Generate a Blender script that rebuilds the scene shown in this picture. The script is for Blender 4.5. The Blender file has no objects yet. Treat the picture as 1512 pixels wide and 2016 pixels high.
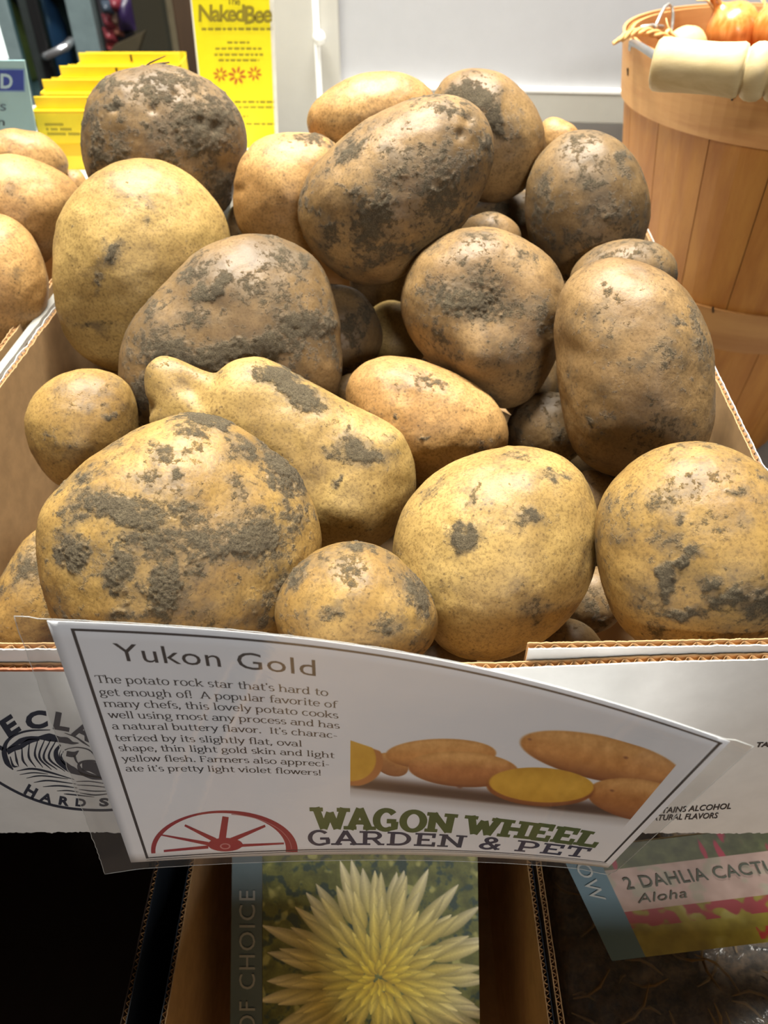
import bpy, bmesh, math, random
import numpy as np
from mathutils import Vector

# ------------------------------------------------------------------ camera, light, exposure
F = 1560.0; PITCH = math.radians(42.0); CH = 1.30
RT = np.array([1., 0, 0]); FW = np.array([0, math.cos(PITCH), -math.sin(PITCH)]); UP = np.array([0, math.sin(PITCH), math.cos(PITCH)])
CAM = np.array([0, 0, CH])
scene = bpy.context.scene
COL = scene.collection
cd_ = bpy.data.cameras.new('camera'); cam = bpy.data.objects.new('camera', cd_); COL.objects.link(cam)
cam.location = CAM; cam.rotation_euler = (math.radians(90) - PITCH, 0, 0)
cd_.sensor_fit = 'VERTICAL'; cd_.sensor_height = 36.0; cd_.lens = F / 2016 * 36; cd_.clip_start = .01
cd_.dof.use_dof = True; cd_.dof.focus_distance = .345; cd_.dof.aperture_fstop = 13.0
scene.camera = cam
scene.view_settings.view_transform = 'Standard'; scene.view_settings.look = 'None'
scene.view_settings.gamma = 1.0; scene.view_settings.use_curve_mapping = False
scene.view_settings.exposure = 0.0
w = bpy.data.worlds.new('world'); scene.world = w; w.use_nodes = True
w.node_tree.nodes['Background'].inputs[0].default_value = (1.0, .93, .84, 1)
w.node_tree.nodes['Background'].inputs[1].default_value = .038
def area(name, loc, target, sx, sy, power, col=(1, .96, .90)):
    l = bpy.data.lights.new(name, 'AREA'); l.shape = 'RECTANGLE'; l.size = sx; l.size_y = sy; l.energy = power; l.color = col
    o = bpy.data.objects.new(name, l); COL.objects.link(o); o.location = loc
    o.rotation_euler = (Vector(target) - Vector(loc)).to_track_quat('-Z', 'Y').to_euler()
    return o
area('ceiling_light', (-.05, .80, 2.55), (.0, .5, 1.05), 1.0, .28, 112, (1, .965, .87))
area('ceiling_light', (.7, -2.5, 2.55), (.1, .3, 1.0), .6, .35, 41, (1, .975, .95))
area('ceiling_light', (-1.2, 1.6, 2.6), (-.9, 1.7, 1.0), .6, .3, 10)

# ------------------------------------------------------------------ helpers
def ray(px, py): return FW + RT * ((px - 756) / F) + UP * ((1008 - py) / F)
def at_depth(px, py, s): return CAM + ray(px, py) * s
def at_y(px, py, y):
    r = ray(px, py); return CAM + r * (y / r[1])
def at_z(px, py, z):
    r = ray(px, py); return CAM + r * ((z - CH) / r[2])
def s2l(c):
    return tuple(((v / 255) / 12.92 if v / 255 <= .04045 else ((v / 255 + .055) / 1.055) ** 2.4) for v in c)
def tag(o, label=None, cat=None, group=None, kind=None):
    if label: o['label'] = label
    if cat: o['category'] = cat
    if group: o['group'] = group
    if kind: o['kind'] = kind
    return o
def empty(name, loc, label, cat, group=None, rz=0):
    o = bpy.data.objects.new(name, None); COL.objects.link(o); o.location = loc; o.rotation_euler = (0, 0, rz)
    o.empty_display_size = .02
    return tag(o, label, cat, group)
def mkmesh(name, V, Fc, mat=None, parent=None, smooth=False, loc=None):
    """V in world coordinates unless parent given: then still world, moved into the parent's space."""
    V = np.asarray(V, float).reshape(-1, 3)
    if parent is not None:
        root = parent; off = np.zeros(3); chain = []
        while root is not None:
            chain.append(root); root = root.parent
        for p in reversed(chain):
            V = V - np.array(p.location)
            a = -p.rotation_euler[2]
            if a: V = np.stack([V[:, 0] * math.cos(a) - V[:, 1] * math.sin(a), V[:, 0] * math.sin(a) + V[:, 1] * math.cos(a), V[:, 2]], 1)
    elif loc is not None:
        V = V - np.array(loc)
    me = bpy.data.meshes.new(name)
    if isinstance(Fc, np.ndarray):
        n, k = Fc.shape
        me.vertices.add(len(V)); me.vertices.foreach_set('co', V.astype(np.float32).ravel())
        me.loops.add(n * k); me.loops.foreach_set('vertex_index', Fc.astype(np.int32).ravel())
        me.polygons.add(n); me.polygons.foreach_set('loop_start', np.arange(n, dtype=np.int32) * k)
        me.update(calc_edges=True); me.validate()
    else:
        me.from_pydata(V.tolist(), [], Fc); me.update()
    if smooth: me.polygons.foreach_set('use_smooth', np.ones(len(me.polygons), bool))
    o = bpy.data.objects.new(name, me); COL.objects.link(o)
    if mat: me.materials.append(mat)
    if parent is not None: o.parent = parent
    elif loc is not None: o.location = loc
    return o
def grid_faces(nu, nv, wrapu=False):
    f = []
    I = np.arange(nu * nv).reshape(nv, nu)
    a = I[:-1, :-1]; b = I[:-1, 1:]; c = I[1:, 1:]; d = I[1:, :-1]
    q = np.stack([a, b, c, d], -1).reshape(-1, 4)
    if wrapu: q = np.concatenate([q, np.stack([I[:-1, -1], I[:-1, 0], I[1:, 0], I[1:, -1]], -1).reshape(-1, 4)])
    return q
class MB:
    def __init__(s): s.V = []; s.F = []
    def add(s, V, Fc):
        n = len(s.V); s.V += [tuple(v) for v in V]; s.F += [tuple(int(i) + n for i in f) for f in Fc]
    def box(s, lo, hi):
        x0, y0, z0 = lo; x1, y1, z1 = hi
        s.add([(x0, y0, z0), (x1, y0, z0), (x1, y1, z0), (x0, y1, z0), (x0, y0, z1), (x1, y0, z1), (x1, y1, z1), (x0, y1, z1)],
              [(0, 3, 2, 1), (4, 5, 6, 7), (0, 1, 5, 4), (1, 2, 6, 5), (2, 3, 7, 6), (3, 0, 4, 7)])
    def tube(s, pts, r, n=10, caps=True):
        pts = [np.array(p, float) for p in pts]; m = len(pts)
        rr = r if hasattr(r, '__len__') else [r] * m
        prev = None; V = []
        for i, p in enumerate(pts):
            t = pts[min(i + 1, m - 1)] - pts[max(i - 1, 0)]; t /= (np.linalg.norm(t) + 1e-12)
            if prev is None:
                a = np.array([0, 0, 1.]) if abs(t[2]) < .9 else np.array([1., 0, 0])
            else: a = prev
            x = a - (a @ t) * t; x /= np.linalg.norm(x); y = np.cross(t, x); prev = x
            for k in range(n):
                an = 2 * math.pi * k / n; V.append(p + rr[i] * (math.cos(an) * x + math.sin(an) * y))
        Fc = [tuple(int(i) for i in q) for q in grid_faces(n, m, True)]
        if caps: Fc += [tuple(range(n - 1, -1, -1)), tuple(range((m - 1) * n, m * n))]
        s.add(V, Fc)
    def build(s, name, mat, parent=None, smooth=False, loc=None): return mkmesh(name, s.V, s.F, mat, parent, smooth, loc)
def bevel(o, w_=.001, seg=2):
    m = o.modifiers.new('bevel', 'BEVEL'); m.width = w_; m.segments = seg; m.limit_method = 'ANGLE'; return o

# vectorised gradient noise
_rs = np.random.RandomState(7); _perm = _rs.permutation(256); _perm = np.concatenate([_perm, _perm, _perm]); _g = _rs.normal(size=(256, 3)); _g /= np.linalg.norm(_g, axis=1)[:, None]
def pnoise(P):
    P = np.asarray(P, float); i = np.floor(P).astype(int); f = P - i; u = f * f * f * (f * (f * 6 - 15) + 10); i &= 255
    out = 0
    for dx in (0, 1):
        wx = u[:, 0] if dx else 1 - u[:, 0]
        for dy in (0, 1):
            wy = u[:, 1] if dy else 1 - u[:, 1]
            for dz in (0, 1):
                wz = u[:, 2] if dz else 1 - u[:, 2]
                h = _perm[_perm[_perm[i[:, 0] + dx] + i[:, 1] + dy] + i[:, 2] + dz]
                g = _g[h]
                out = out + wx * wy * wz * (g[:, 0] * (f[:, 0] - dx) + g[:, 1] * (f[:, 1] - dy) + g[:, 2] * (f[:, 2] - dz))
    return out
def fbm(P, o=4, lac=2.1, gain=.5):
    a = 1; r = 0
    for k in range(o):
        r = r + a * pnoise(P + 17.3 * k); P = P * lac; a *= gain
    return r
def sstep(a, b, x):
    t = np.clip((x - a) / (b - a), 0, 1); return t * t * (3 - 2 * t)

# ------------------------------------------------------------------ materials
class NT:
    def __init__(s, name):
        s.m = bpy.data.materials.new(name); s.m.use_nodes = True; s.t = s.m.node_tree; s.b = s.t.nodes['Principled BSDF']; s.out = s.t.nodes['Material Output']
    def n(s, ty, **kw):
        nd = s.t.nodes.new(ty)
        for k, v in kw.items():
            if k in nd.inputs: nd.inputs[k].default_value = v
            else: setattr(nd, k, v)
        return nd
    def l(s, a, b): s.t.links.new(a, b)
    def mix(s, fac, a, b, mode='MIX'):
        nd = s.t.nodes.new('ShaderNodeMix'); nd.data_type = 'RGBA'; nd.blend_type = mode
        for i, v in ((0, fac), (6, a), (7, b)):
            if hasattr(v, 'is_output') or hasattr(v, 'links'): s.l(v, nd.inputs[i])
            else: nd.inputs[i].default_value = v if i == 0 else (tuple(v) + (1,))[:4]
        return nd.outputs[2]
    def noise(s, scale, detail=4, rough=.55, vec=None, dist=0):
        nd = s.n('ShaderNodeTexNoise'); nd.inputs['Scale'].default_value = scale; nd.inputs['Detail'].default_value = detail
        nd.inputs['Roughness'].default_value = rough; nd.inputs['Distortion'].default_value = dist
        if vec is not None: s.l(vec, nd.inputs['Vector'])
        return nd.outputs[0]
    def rng(s, v, a, b, c=0., d=1.):
        nd = s.n('ShaderNodeMapRange'); nd.interpolation_type = 'SMOOTHSTEP'; s.l(v, nd.inputs[0])
        for i, x in enumerate((a, b, c, d)): nd.inputs[i + 1].default_value = x
        return nd.outputs[0]
    def math(s, op, a, b=0.):
        nd = s.n('ShaderNodeMath', operation=op)
        for i, v in ((0, a), (1, b)):
            if hasattr(v, 'links'): s.l(v, nd.inputs[i])
            else: nd.inputs[i].default_value = v
        return nd.outputs[0]
    def bump(s, h, strength=.3, dist=.001, normal=None):
        nd = s.n('ShaderNodeBump'); nd.inputs['Strength'].default_value = strength; nd.inputs['Distance'].default_value = dist
        s.l(h, nd.inputs['Height'])
        if normal is not None: s.l(normal, nd.inputs['Normal'])
        return nd.outputs[0]
def pm(name, rgb, rough=.6, metal=0, var=.08, scale=40, bump=0., spec=.5, emis=None, stretch=None):
    """plain procedural material: sRGB colour with a little noise variation"""
    t = NT(name); c = s2l(rgb)
    tc = t.n('ShaderNodeTexCoord').outputs['Object']
    if stretch:
        mp = t.n('ShaderNodeMapping'); mp.inputs['Scale'].default_value = stretch; t.l(tc, mp.inputs[0]); tc = mp.outputs[0]
    nz = t.noise(scale, 5, .6, tc)
    lo = tuple(v * (1 - var) for v in c); hi = tuple(min(1, v * (1 + var)) for v in c)
    t.l(t.mix(t.rng(nz, .3, .7), lo, hi), t.b.inputs['Base Color'])
    t.b.inputs['Roughness'].default_value = rough; t.b.inputs['Metallic'].default_value = metal; t.b.inputs['Specular IOR Level'].default_value = spec
    if bump: t.l(t.bump(nz, bump), t.b.inputs['Normal'])
    if emis: t.b.inputs['Emission Color'].default_value = s2l(rgb) + (1,); t.b.inputs['Emission Strength'].default_value = emis
    return t.m
M = {}
M['white_liner'] = pm('white_printed_liner', (200, 199, 196), .5, var=.04, scale=60)
M['kraft'] = pm('kraft_cardboard', (172, 138, 96), .8, var=.10, scale=90, bump=.15)
M['kraft_dark'] = pm('kraft_fluting', (150, 112, 70), .85, var=.2, scale=200)
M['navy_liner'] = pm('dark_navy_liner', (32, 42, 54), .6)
M['orange_liner'] = pm('orange_brown_liner', (150, 88, 56), .7)
M['paper'] = pm('white_card_paper', (240, 242, 247), .55, var=.015)
M['ink_black'] = pm('black_ink', (38, 34, 38), .5)
M['ink_navybox'] = pm('dark_blue_grey_ink', (44, 48, 60), .5)
M['ink_red'] = pm('red_ink', (160, 44, 52), .5)
M['ink_redlight'] = pm('light_red_ink', (200, 130, 128), .5)
M['ink_green'] = pm('olive_green_ink', (78, 98, 42), .5)
M['ink_navy'] = pm('navy_ink', (42, 48, 78), .5)
M['metal'] = pm('grey_wire_metal', (150, 150, 150), .35, metal=.8)
M['lamp_white'] = pm('white_lamp_strip', (235, 245, 240), .5, emis=2.0)
def attr_mat(name, attr='Col', rough=.5):
    t = NT(name); a = t.n('ShaderNodeVertexColor', layer_name=attr)
    t.l(a.outputs[0], t.b.inputs['Base Color']); t.b.inputs['Roughness'].default_value = rough
    nz = t.noise(300, 3); t.l(t.bump(nz, .03), t.b.inputs['Normal'])
    return t.m
M['printed'] = attr_mat('printed_picture')
def clear_mat(name, gloss=.12, rough=.12, tint=(1, 1, 1), haze=0., wrinkle=0., ws=30):
    t = NT(name); t.t.nodes.remove(t.b)
    tr = t.n('ShaderNodeBsdfTransparent'); tr.inputs[0].default_value = tint + (1,)
    gl = t.n('ShaderNodeBsdfGlossy'); gl.inputs['Roughness'].default_value = rough
    lw = t.n('ShaderNodeLayerWeight'); lw.inputs['Blend'].default_value = .25
    fac = t.math('ADD', t.math('MULTIPLY', lw.outputs['Fresnel'], gloss * 2.2), gloss * .08)
    tc = t.n('ShaderNodeTexCoord').outputs['Object']
    if wrinkle:
        nz = t.noise(ws, 5, .6, tc, .6); nb = t.bump(nz, wrinkle, .01); t.l(nb, gl.inputs['Normal']); t.l(nb, lw.inputs['Normal'])
    mx = t.n('ShaderNodeMixShader'); t.l(fac, mx.inputs[0]); t.l(tr.outputs[0], mx.inputs[1]); t.l(gl.outputs[0], mx.inputs[2])
    res = mx.outputs[0]
    if haze:
        df = t.n('ShaderNodeBsdfDiffuse'); df.inputs[0].default_value = (.8, .8, .8, 1)
        m2 = t.n('ShaderNodeMixShader'); m2.inputs[0].default_value = haze; t.l(res, m2.inputs[1]); t.l(df.outputs[0], m2.inputs[2]); res = m2.outputs[0]
    t.l(res, t.out.inputs[0]); return t.m
M['laminate'] = clear_mat('clear_laminate', .10, .08, haze=.035, wrinkle=.04, ws=12)
M['bag_film'] = clear_mat('clear_bag_film', .16, .20, haze=.05, wrinkle=.9, ws=22)
M['cooler_glass'] = clear_mat('cooler_glass', .10, .05, tint=(.8, .9, .92))
def wood(name, a, b, stretch=(1, 1, .08), scale=60, rough=.55, bump=.15):
    t = NT(name); tc = t.n('ShaderNodeTexCoord').outputs['Object']
    oi = t.n('ShaderNodeObjectInfo')
    ad = t.n('ShaderNodeVectorMath', operation='ADD'); t.l(tc, ad.inputs[0]); t.l(oi.outputs['Random'], ad.inputs[1])
    mp = t.n('ShaderNodeMapping'); mp.inputs['Scale'].default_value = stretch; t.l(ad.outputs[0], mp.inputs[0])
    n1 = t.noise(scale, 6, .65, mp.outputs[0], .3); n2 = t.noise(scale * .2, 3, .5, mp.outputs[0])
    c = t.mix(t.rng(n1, .3, .7), s2l(a), s2l(b)); c = t.mix(t.rng(n2, .35, .7, 0, .45), c, s2l(b))
    t.l(c, t.b.inputs['Base Color']); t.b.inputs['Roughness'].default_value = rough; t.l(t.bump(n1, bump), t.b.inputs['Normal']); return t.m
M['stave'] = wood('basket_stave_wood', (186, 128, 56), (160, 100, 38))
M['band'] = wood('basket_band_wood', (212, 160, 100), (192, 136, 80), stretch=(.1, .1, 1))
M['band_brown'] = wood('brown_band_wood', (186, 136, 78), (164, 112, 60), stretch=(.1, .1, 1))
M['pale_wood'] = wood('pale_turned_wood', (212, 192, 146), (190, 168, 122), stretch=(.12, 1, 1), scale=120, rough=.6)

def potato_mat(name, skin, skin2, rus, dirtc=(80, 72, 56)):
    t = NT(name); tc = t.n('ShaderNodeTexCoord').outputs['Object']; oi = t.n('ShaderNodeObjectInfo')
    sc = t.n('ShaderNodeVectorMath', operation='SCALE'); t.l(oi.outputs['Location'], sc.inputs[0]); sc.inputs[3].default_value = 7.3
    ad = t.n('ShaderNodeVectorMath', operation='ADD'); t.l(tc, ad.inputs[0]); t.l(sc.outputs[0], ad.inputs[1]); v = ad.outputs[0]
    big = t.noise(22, 5, .6, v); mid = t.noise(85, 6, .65, v); fine = t.noise(700, 4, .7, v); grit = t.noise(1600, 3, .8, v)
    c = t.mix(t.rng(big, .35, .65), s2l(skin), s2l(skin2))
    c = t.mix(t.rng(mid, .52, .74, 0, rus), c, s2l((94, 70, 42)))
    c = t.mix(t.rng(fine, .34, .56, .50, 0), c, s2l((84, 62, 36)))
    vo = t.n('ShaderNodeTexVoronoi'); vo.inputs['Scale'].default_value = 330; t.l(v, vo.inputs['Vector'])
    spk = t.math('MULTIPLY', t.rng(vo.outputs['Distance'], .10, .26, 1, 0), t.rng(mid, .48, .60))
    c = t.mix(t.math('MULTIPLY', spk, .75), c, s2l((74, 54, 34)))
    at = t.n('ShaderNodeAttribute', attribute_name='dirt').outputs['Fac']
    fz = t.noise(260, 6, .72, v)
    dm = t.math('ADD', at, t.math('MULTIPLY', t.math('SUBTRACT', fz, .5), 2.0))
    film = t.math('MULTIPLY', t.rng(t.math('ADD', at, t.math('MULTIPLY', t.math('SUBTRACT', mid, .5), .9)), .04, .55), .72)
    c = t.mix(film, c, s2l((92, 79, 60)))
    crust = t.rng(dm, .33, .62)
    dc = t.mix(t.rng(grit, .35, .65), s2l(tuple(x * .62 for x in dirtc)), s2l(tuple(min(255, x * 1.3) for x in dirtc)))
    dc = t.mix(t.rng(t.noise(120, 5, .7, v), .38, .64, 0, .55), dc, s2l((58, 51, 40)))
    c = t.mix(t.math('MULTIPLY', crust, .85), c, dc)
    t.l(c, t.b.inputs['Base Color'])
    t.l(t.rng(t.math('ADD', crust, t.math('MULTIPLY', film, .4)), 0, 1, .50, .95), t.b.inputs['Roughness']); t.b.inputs['Specular IOR Level'].default_value = .38
    h = t.math('ADD', t.math('MULTIPLY', fine, .25), t.math('MULTIPLY', mid, .4))
    h = t.math('ADD', h, t.math('MULTIPLY', crust, t.math('ADD', .3, t.math('MULTIPLY', t.math('ADD', grit, fz), 2.0))))
    t.l(t.bump(h, .55, .0009), t.b.inputs['Normal'])
    return t.m
M['pot_gold'] = potato_mat('golden_potato_skin', (162, 131, 74), (134, 104, 56), .6)
M['pot_tan'] = potato_mat('tan_potato_skin', (147, 118, 77), (119, 93, 60), .65)
M['pot_pale'] = potato_mat('pale_yellow_potato_skin', (176, 147, 88), (148, 120, 69), .45)
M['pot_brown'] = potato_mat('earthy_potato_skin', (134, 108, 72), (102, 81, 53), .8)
M['pot_orange'] = potato_mat('light_orange_potato_skin', (186, 147, 92), (154, 116, 68), .4)

# ------------------------------------------------------------------ setting
def struct(name, lo, hi, mat, bev=0):
    mb = MB(); mb.box(lo, hi); o = mb.build(name, mat); o['kind'] = 'structure'
    return o
struct('floor', (-3, -1.6, -.05), (3, 3.3, 0), pm('dark_floor', (70, 62, 55), .5))
struct('wall_back', (-3, 3.0, 0), (3, 3.1, 2.8), pm('beige_wall_paint', (176, 162, 132), .8, bump=.05))

# the display fixture: main board, lower board, raised white ledge
disp = empty('display_stand', (0, .6, 0), 'display stand with off-white upper boards; its boards carry the potato boxes and the basket', 'stand')
m_board = pm('dark_brown_laminate_board', (52, 44, 38), .5)
mb = MB(); mb.box((-.9, .205, .905), (.192, 1.02, .921)); bevel(mb.build('upper_board', pm('off_white_board', (190, 188, 182), .5), disp))
mb = MB(); mb.box((.194, .43, .784), (.87, 1.02, .800)); bevel(mb.build('side_board', pm('grey_side_board', (158, 155, 148), .5), disp))
mb = MB(); mb.box((.178, .43, .6755), (.192, 1.00, .904)); bevel(mb.build('divider', m_board, disp))
mb = MB(); mb.box((-.9, -.02, .655), (.9, 1.02, .675)); bevel(mb.build('lower_board', m_board, disp))
for sx in (-.9, .87):
    mb = MB(); mb.box((sx, -.02, 0), (sx + .03, 1.02, .6545)); bevel(mb.build('side_panel', m_board, disp)); mb = MB(); mb.box((sx, .25, .6755), (sx + .03, 1.02, .904 if sx < 0 else .800)); bevel(mb.build('side_panel', m_board, disp))
mb = MB(); mb.box((-.87, 1.0, 0), (.87, 1.02, .654)); mb.build('back_panel', m_board, disp)
led = empty('display_ledge', (-.36, .86, .921), 'white raised ledge behind the potatoes, under the yellow cartons', 'shelf')
m_white = pm('white_enamel', (206, 205, 200), .4, var=.02)
mb = MB(); mb.box((-.62, .76, 1.018), (-.137, 1.02, 1.030)); bevel(mb.build('ledge_top', m_white, led), .001)
for x in (-.62, -.147):
    mb = MB(); mb.box((x, .76, .921), (x + .01, 1.02, 1.018)); mb.build('ledge_side', m_white, led)

# white panelled cabinet door standing behind the heap
YAW = math.radians(-5)
cab = empty('cabinet', (0, 1.09, .921), 'white framed cabinet with a pale grey panel behind the potatoes', 'cabinet', rz=YAW)
def cabpt(px, py, d=0.):
    """pixel -> cabinet front plane (local x, z); d = local depth of the plane"""
    n = np.array([-math.sin(YAW), math.cos(YAW), 0.]); P0 = np.array([0, 1.09, 0]) + n * d; r = ray(px, py)
    P = CAM + r * (((P0 - CAM) @ n) / (r @ n)); q = P - np.array([0, 1.09, .921])
    return q @ np.array([math.cos(YAW), math.sin(YAW), 0]), q[2]
def cabbox(name, x0, x1, z0, z1, y0, y1, mat, bev=.0015):
    mb = MB(); mb.box((x0, y0, z0), (x1, y1, z1)); o = mb.build(name, mat); o.parent = cab
    if bev: bevel(o, bev)
    return o
xa, _ = cabpt(541, 200); xb, _ = cabpt(622, 130); xc, _ = cabpt(640, 130); xd, _ = cabpt(668, 120)
_, zb = cabpt(1000, 178); _, zc = cabpt(1050, 222)
m_panel = pm('pale_grey_panel', (170, 171, 175), .5, var=.015)
m_frame = pm('warm_white_frame', (178, 176, 169), .45, var=.015)
cabbox('carcass', xa + .005, .75, -.92, .62, .03, .20, m_frame)
cabbox('outer_stile', xa, xb - .001, -.92, .62, 0, .028, m_frame)
cabbox('inner_stile', xc - .006, xd, -.92, .62, .004, .030, m_frame)
cabbox('stile', .72, .75, -.92, .62, .004, .030, m_frame)
cabbox('lower_rail', xd, .72, zc - .012, zb - .003, .004, .030, m_frame)
cabbox('panel', xd, .72, zb + .0015, .60, .014, .03, m_panel, 0)
cabbox('lower_panel', xd, .72, -.90, zc - .014, .012, .03, m_panel, 0)
cabbox('panel_bead', xd, .72, zb - .003, zb + .0015, .0034, .026, pm('bright_white_bead', (240, 240, 238), .35, var=.01), .0008)
mb = MB(); xr = (xb + xc) / 2 - .003
mb.tube([(xr, .002, -.9), (xr, .002, .6)], .0035, 12); o = mb.build('hinge_rod', pm('white_gloss_rod', (235, 235, 232), .3, var=.01), smooth=True); o.parent = cab
kx, kz = cabpt(628, 72)
bm = bmesh.new(); bmesh.ops.create_icosphere(bm, subdivisions=3, radius=.0075); me = bpy.data.meshes.new('knob'); bm.to_mesh(me); bm.free()
for p in me.polygons: p.use_smooth = True
ko = bpy.data.objects.new('knob', me); COL.objects.link(ko); ko.location = (kx + .001, -.006, kz); ko.scale = (1, 1, 1.15); ko.parent = cab; me.materials.append(pm('glossy_white_knob', (245, 245, 242), .2, var=.01))
bpy.context.view_layer.update()

# ------------------------------------------------------------------ corrugated walls
rnd = np.random.RandomState(3)
def rag(n, amp):
    a = rnd.normal(size=n); k = np.ones(3) / 3; a = np.convolve(a, k, 'same') * .7 + rnd.normal(size=n) * .3
    return a * amp
def liner(mb, a, b, off, th, z0, z1, n, ramp0=0, ramp1=0, nrm=None):
    """thin upright sheet from a to b (xy), shifted by off along nrm; z0/z1 scalars or callables of t"""
    T = np.linspace(0, 1, n); a = np.array(a); b = np.array(b)
    zb = np.array([z0(t) if callable(z0) else z0 for t in T]) + rag(n, ramp0); zt = np.array([z1(t) if callable(z1) else z1 for t in T]) + rag(n, ramp1)
    P = a + (b - a) * T[:, None]
    V = []
    for o_, z in ((off, zb), (off + th, zb), (off + th, zt), (off, zt)):
        q = P + nrm * o_; V += [np.stack([q[:, 0], q[:, 1], z], 1)]
    V = np.concatenate(V); Fc = []
    for i in range(n - 1):
        for k in range(4):
            k2 = (k + 1) % 4; Fc.append((k * n + i, k * n + i + 1, k2 * n + i + 1, k2 * n + i))
    Fc += [(0, n, 2 * n, 3 * n), (n - 1, 4 * n - 1, 3 * n - 1, 2 * n - 1)]
    mb.add(V, Fc)
def corr_wall(name, parent, a, b, nrm, th, z0, z1, outer, inner, pitch=.0048, ztop_in=0., amp=.0004, ampb=.0, n=160, label=None):
    """wall between liners: nrm points outwards, a-b is the OUTER line"""
    nrm = np.array(nrm, float); L = np.linalg.norm(np.array(b) - np.array(a))
    mb = MB(); liner(mb, a, b, -.0005, .0005, z0, z1, n, ampb, amp, nrm); w_ = mb.build(name, outer, parent)
    if label: w_['label'] = label
    def zi(t): return (z1(t) if callable(z1) else z1) + ztop_in
    mb = MB(); liner(mb, a, b, -th, .0005, z0, zi, n, 0, amp, nrm); mb.build('inner_liner', inner, w_)
    per = L / pitch; m = int(per * 8); T = np.linspace(0, 1, m); P = np.array(a) + (np.array(b) - np.array(a)) * T[:, None]
    o_ = -th / 2 + (th / 2 - .0006) * np.sin(T * per * 2 * math.pi); Q = P + nrm * o_[:, None]
    zt = np.array([z1(t) if callable(z1) else z1 for t in T]) - .0004 + rag(m, amp * .5); zbm = np.array([z0(t) if callable(z0) else z0 for t in T]) + .0004
    V = np.concatenate([np.stack([Q[:, 0], Q[:, 1], zbm], 1), np.stack([Q[:, 0], Q[:, 1], zt], 1)])
    V2 = V + np.append(nrm, 0) * .0003
    VV = np.concatenate([V, V2]); q = grid_faces(m, 2); Fc = np.concatenate([q, q[:, ::-1] + 2 * m, np.stack([np.arange(m - 1) + m, np.arange(1, m) + m, np.arange(1, m) + 3 * m, np.arange(m - 1) + 3 * m], 1)])
    mkmesh('fluting', VV, Fc, M['kraft_dark'], w_)
    return w_

# main potato box -----------------------------------------------------------
YF = .185; XL0, XR0 = -.2235, .1775; SK = .05; YB = .585
XL1 = XL0 + SK * (YB - YF); XR1 = XR0 + SK * (YB - YF)
ZF = CH - .380
pbox = empty('cardboard_box', (-.02, .385, .921), 'open white printed cardboard box full of dirty potatoes behind the laminated card', 'box')
def xface(px, py): return at_y(px, py, YF)[0]
XR1 -= .0
XF = .204
rimf = lambda t: np.interp(XL0 + t * (XF - XL0), [XL0, -.145, .043, .10, XF], [CH - .2478, CH - .2478, CH - .2476, CH - .2435, CH - .2392])
botf = lambda t: CH - .3795 - .002 * max(0, (t - .5))
fw_ = corr_wall('front_wall', pbox, (XL0, YF), (XF, YF), (0, -1), .0034, lambda t: botf(t), rimf, M['white_liner'], M['kraft'], n=420, amp=.00022, ampb=.0008, label='white printed front of the box with ragged brown corrugated rim')
wl = corr_wall('side_wall', pbox, (XL0, YF), (XL1, YB), (-1, 0), .0034, .9215, CH - .2405, M['white_liner'], M['kraft'], amp=.0006)
wr = corr_wall('side_wall', pbox, (XR0 + SK * .115, YF + .115), (XR1, YB), (1, 0), .0034, .9215, CH - .2390, M['white_liner'], M['kraft'], amp=.0003)
wr2 = corr_wall('side_wall', pbox, (XF - .0002, YF + .0005), (XR0 + SK * .115, YF + .115), np.array([.988, .155]), .0034, .9215, CH - .2390, M['white_liner'], M['kraft'], amp=.0003)
wb = corr_wall('back_wall', pbox, (XL1, YB), (XR1, YB), (0, 1), .0034, .9215, CH - .240, M['white_liner'], M['kraft'])
mb = MB(); mb.add([(XL0 + .004, YF + .004, .9235), (XR0 - .004, YF + .004, .9235), (XR1 - .004, YB - .004, .9235), (XL1 + .004, YB - .004, .9235),
                   (XL0 + .004, YF + .004, .9212), (XR0 - .004, YF + .004, .9212), (XR1 - .004, YB - .004, .9212), (XL1 + .004, YB - .004, .9212)],
                  [(0, 1, 2, 3), (7, 6, 5, 4), (0, 4, 5, 1), (1, 5, 6, 2), (2, 6, 7, 3), (3, 7, 4, 0)]); mb.build('bottom', M['kraft'], pbox)
# folded-in end flaps behind the front wall
x1 = at_y(1042, 1268, YF + .0045)[0]
fl = corr_wall('end_or_shade_flap', pbox, (x1, YF + .0042), (XF - .0055, YF + .0042), (0, -1), .0032, .93, lambda t: CH - .2408 + .0040 * t, M['white_liner'], M['kraft'], pitch=.006, ztop_in=.0003, n=200, amp=.00025)
x2 = at_y(300, 1268, YF + .0045)[0]
fl2 = corr_wall('end_or_shade_flap', pbox, (XL0 + .004, YF + .0042), (x2, YF + .0042), (0, -1), .0032, .93, lambda t: CH - .2408, M['white_liner'], M['kraft'], pitch=.006, ztop_in=.0002, n=160, amp=.0003)
mb = MB(); liner(mb, (XL0 + .001, YF), (x2, YF), -.0006, .0009, CH - .2486, CH - .2473, 120, .0001, .00025, np.array([0, -1.])); o = mb.build('torn_edge', M['orange_liner'], pbox); o['label'] = 'orange brown torn edge of the front wall at left'
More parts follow.
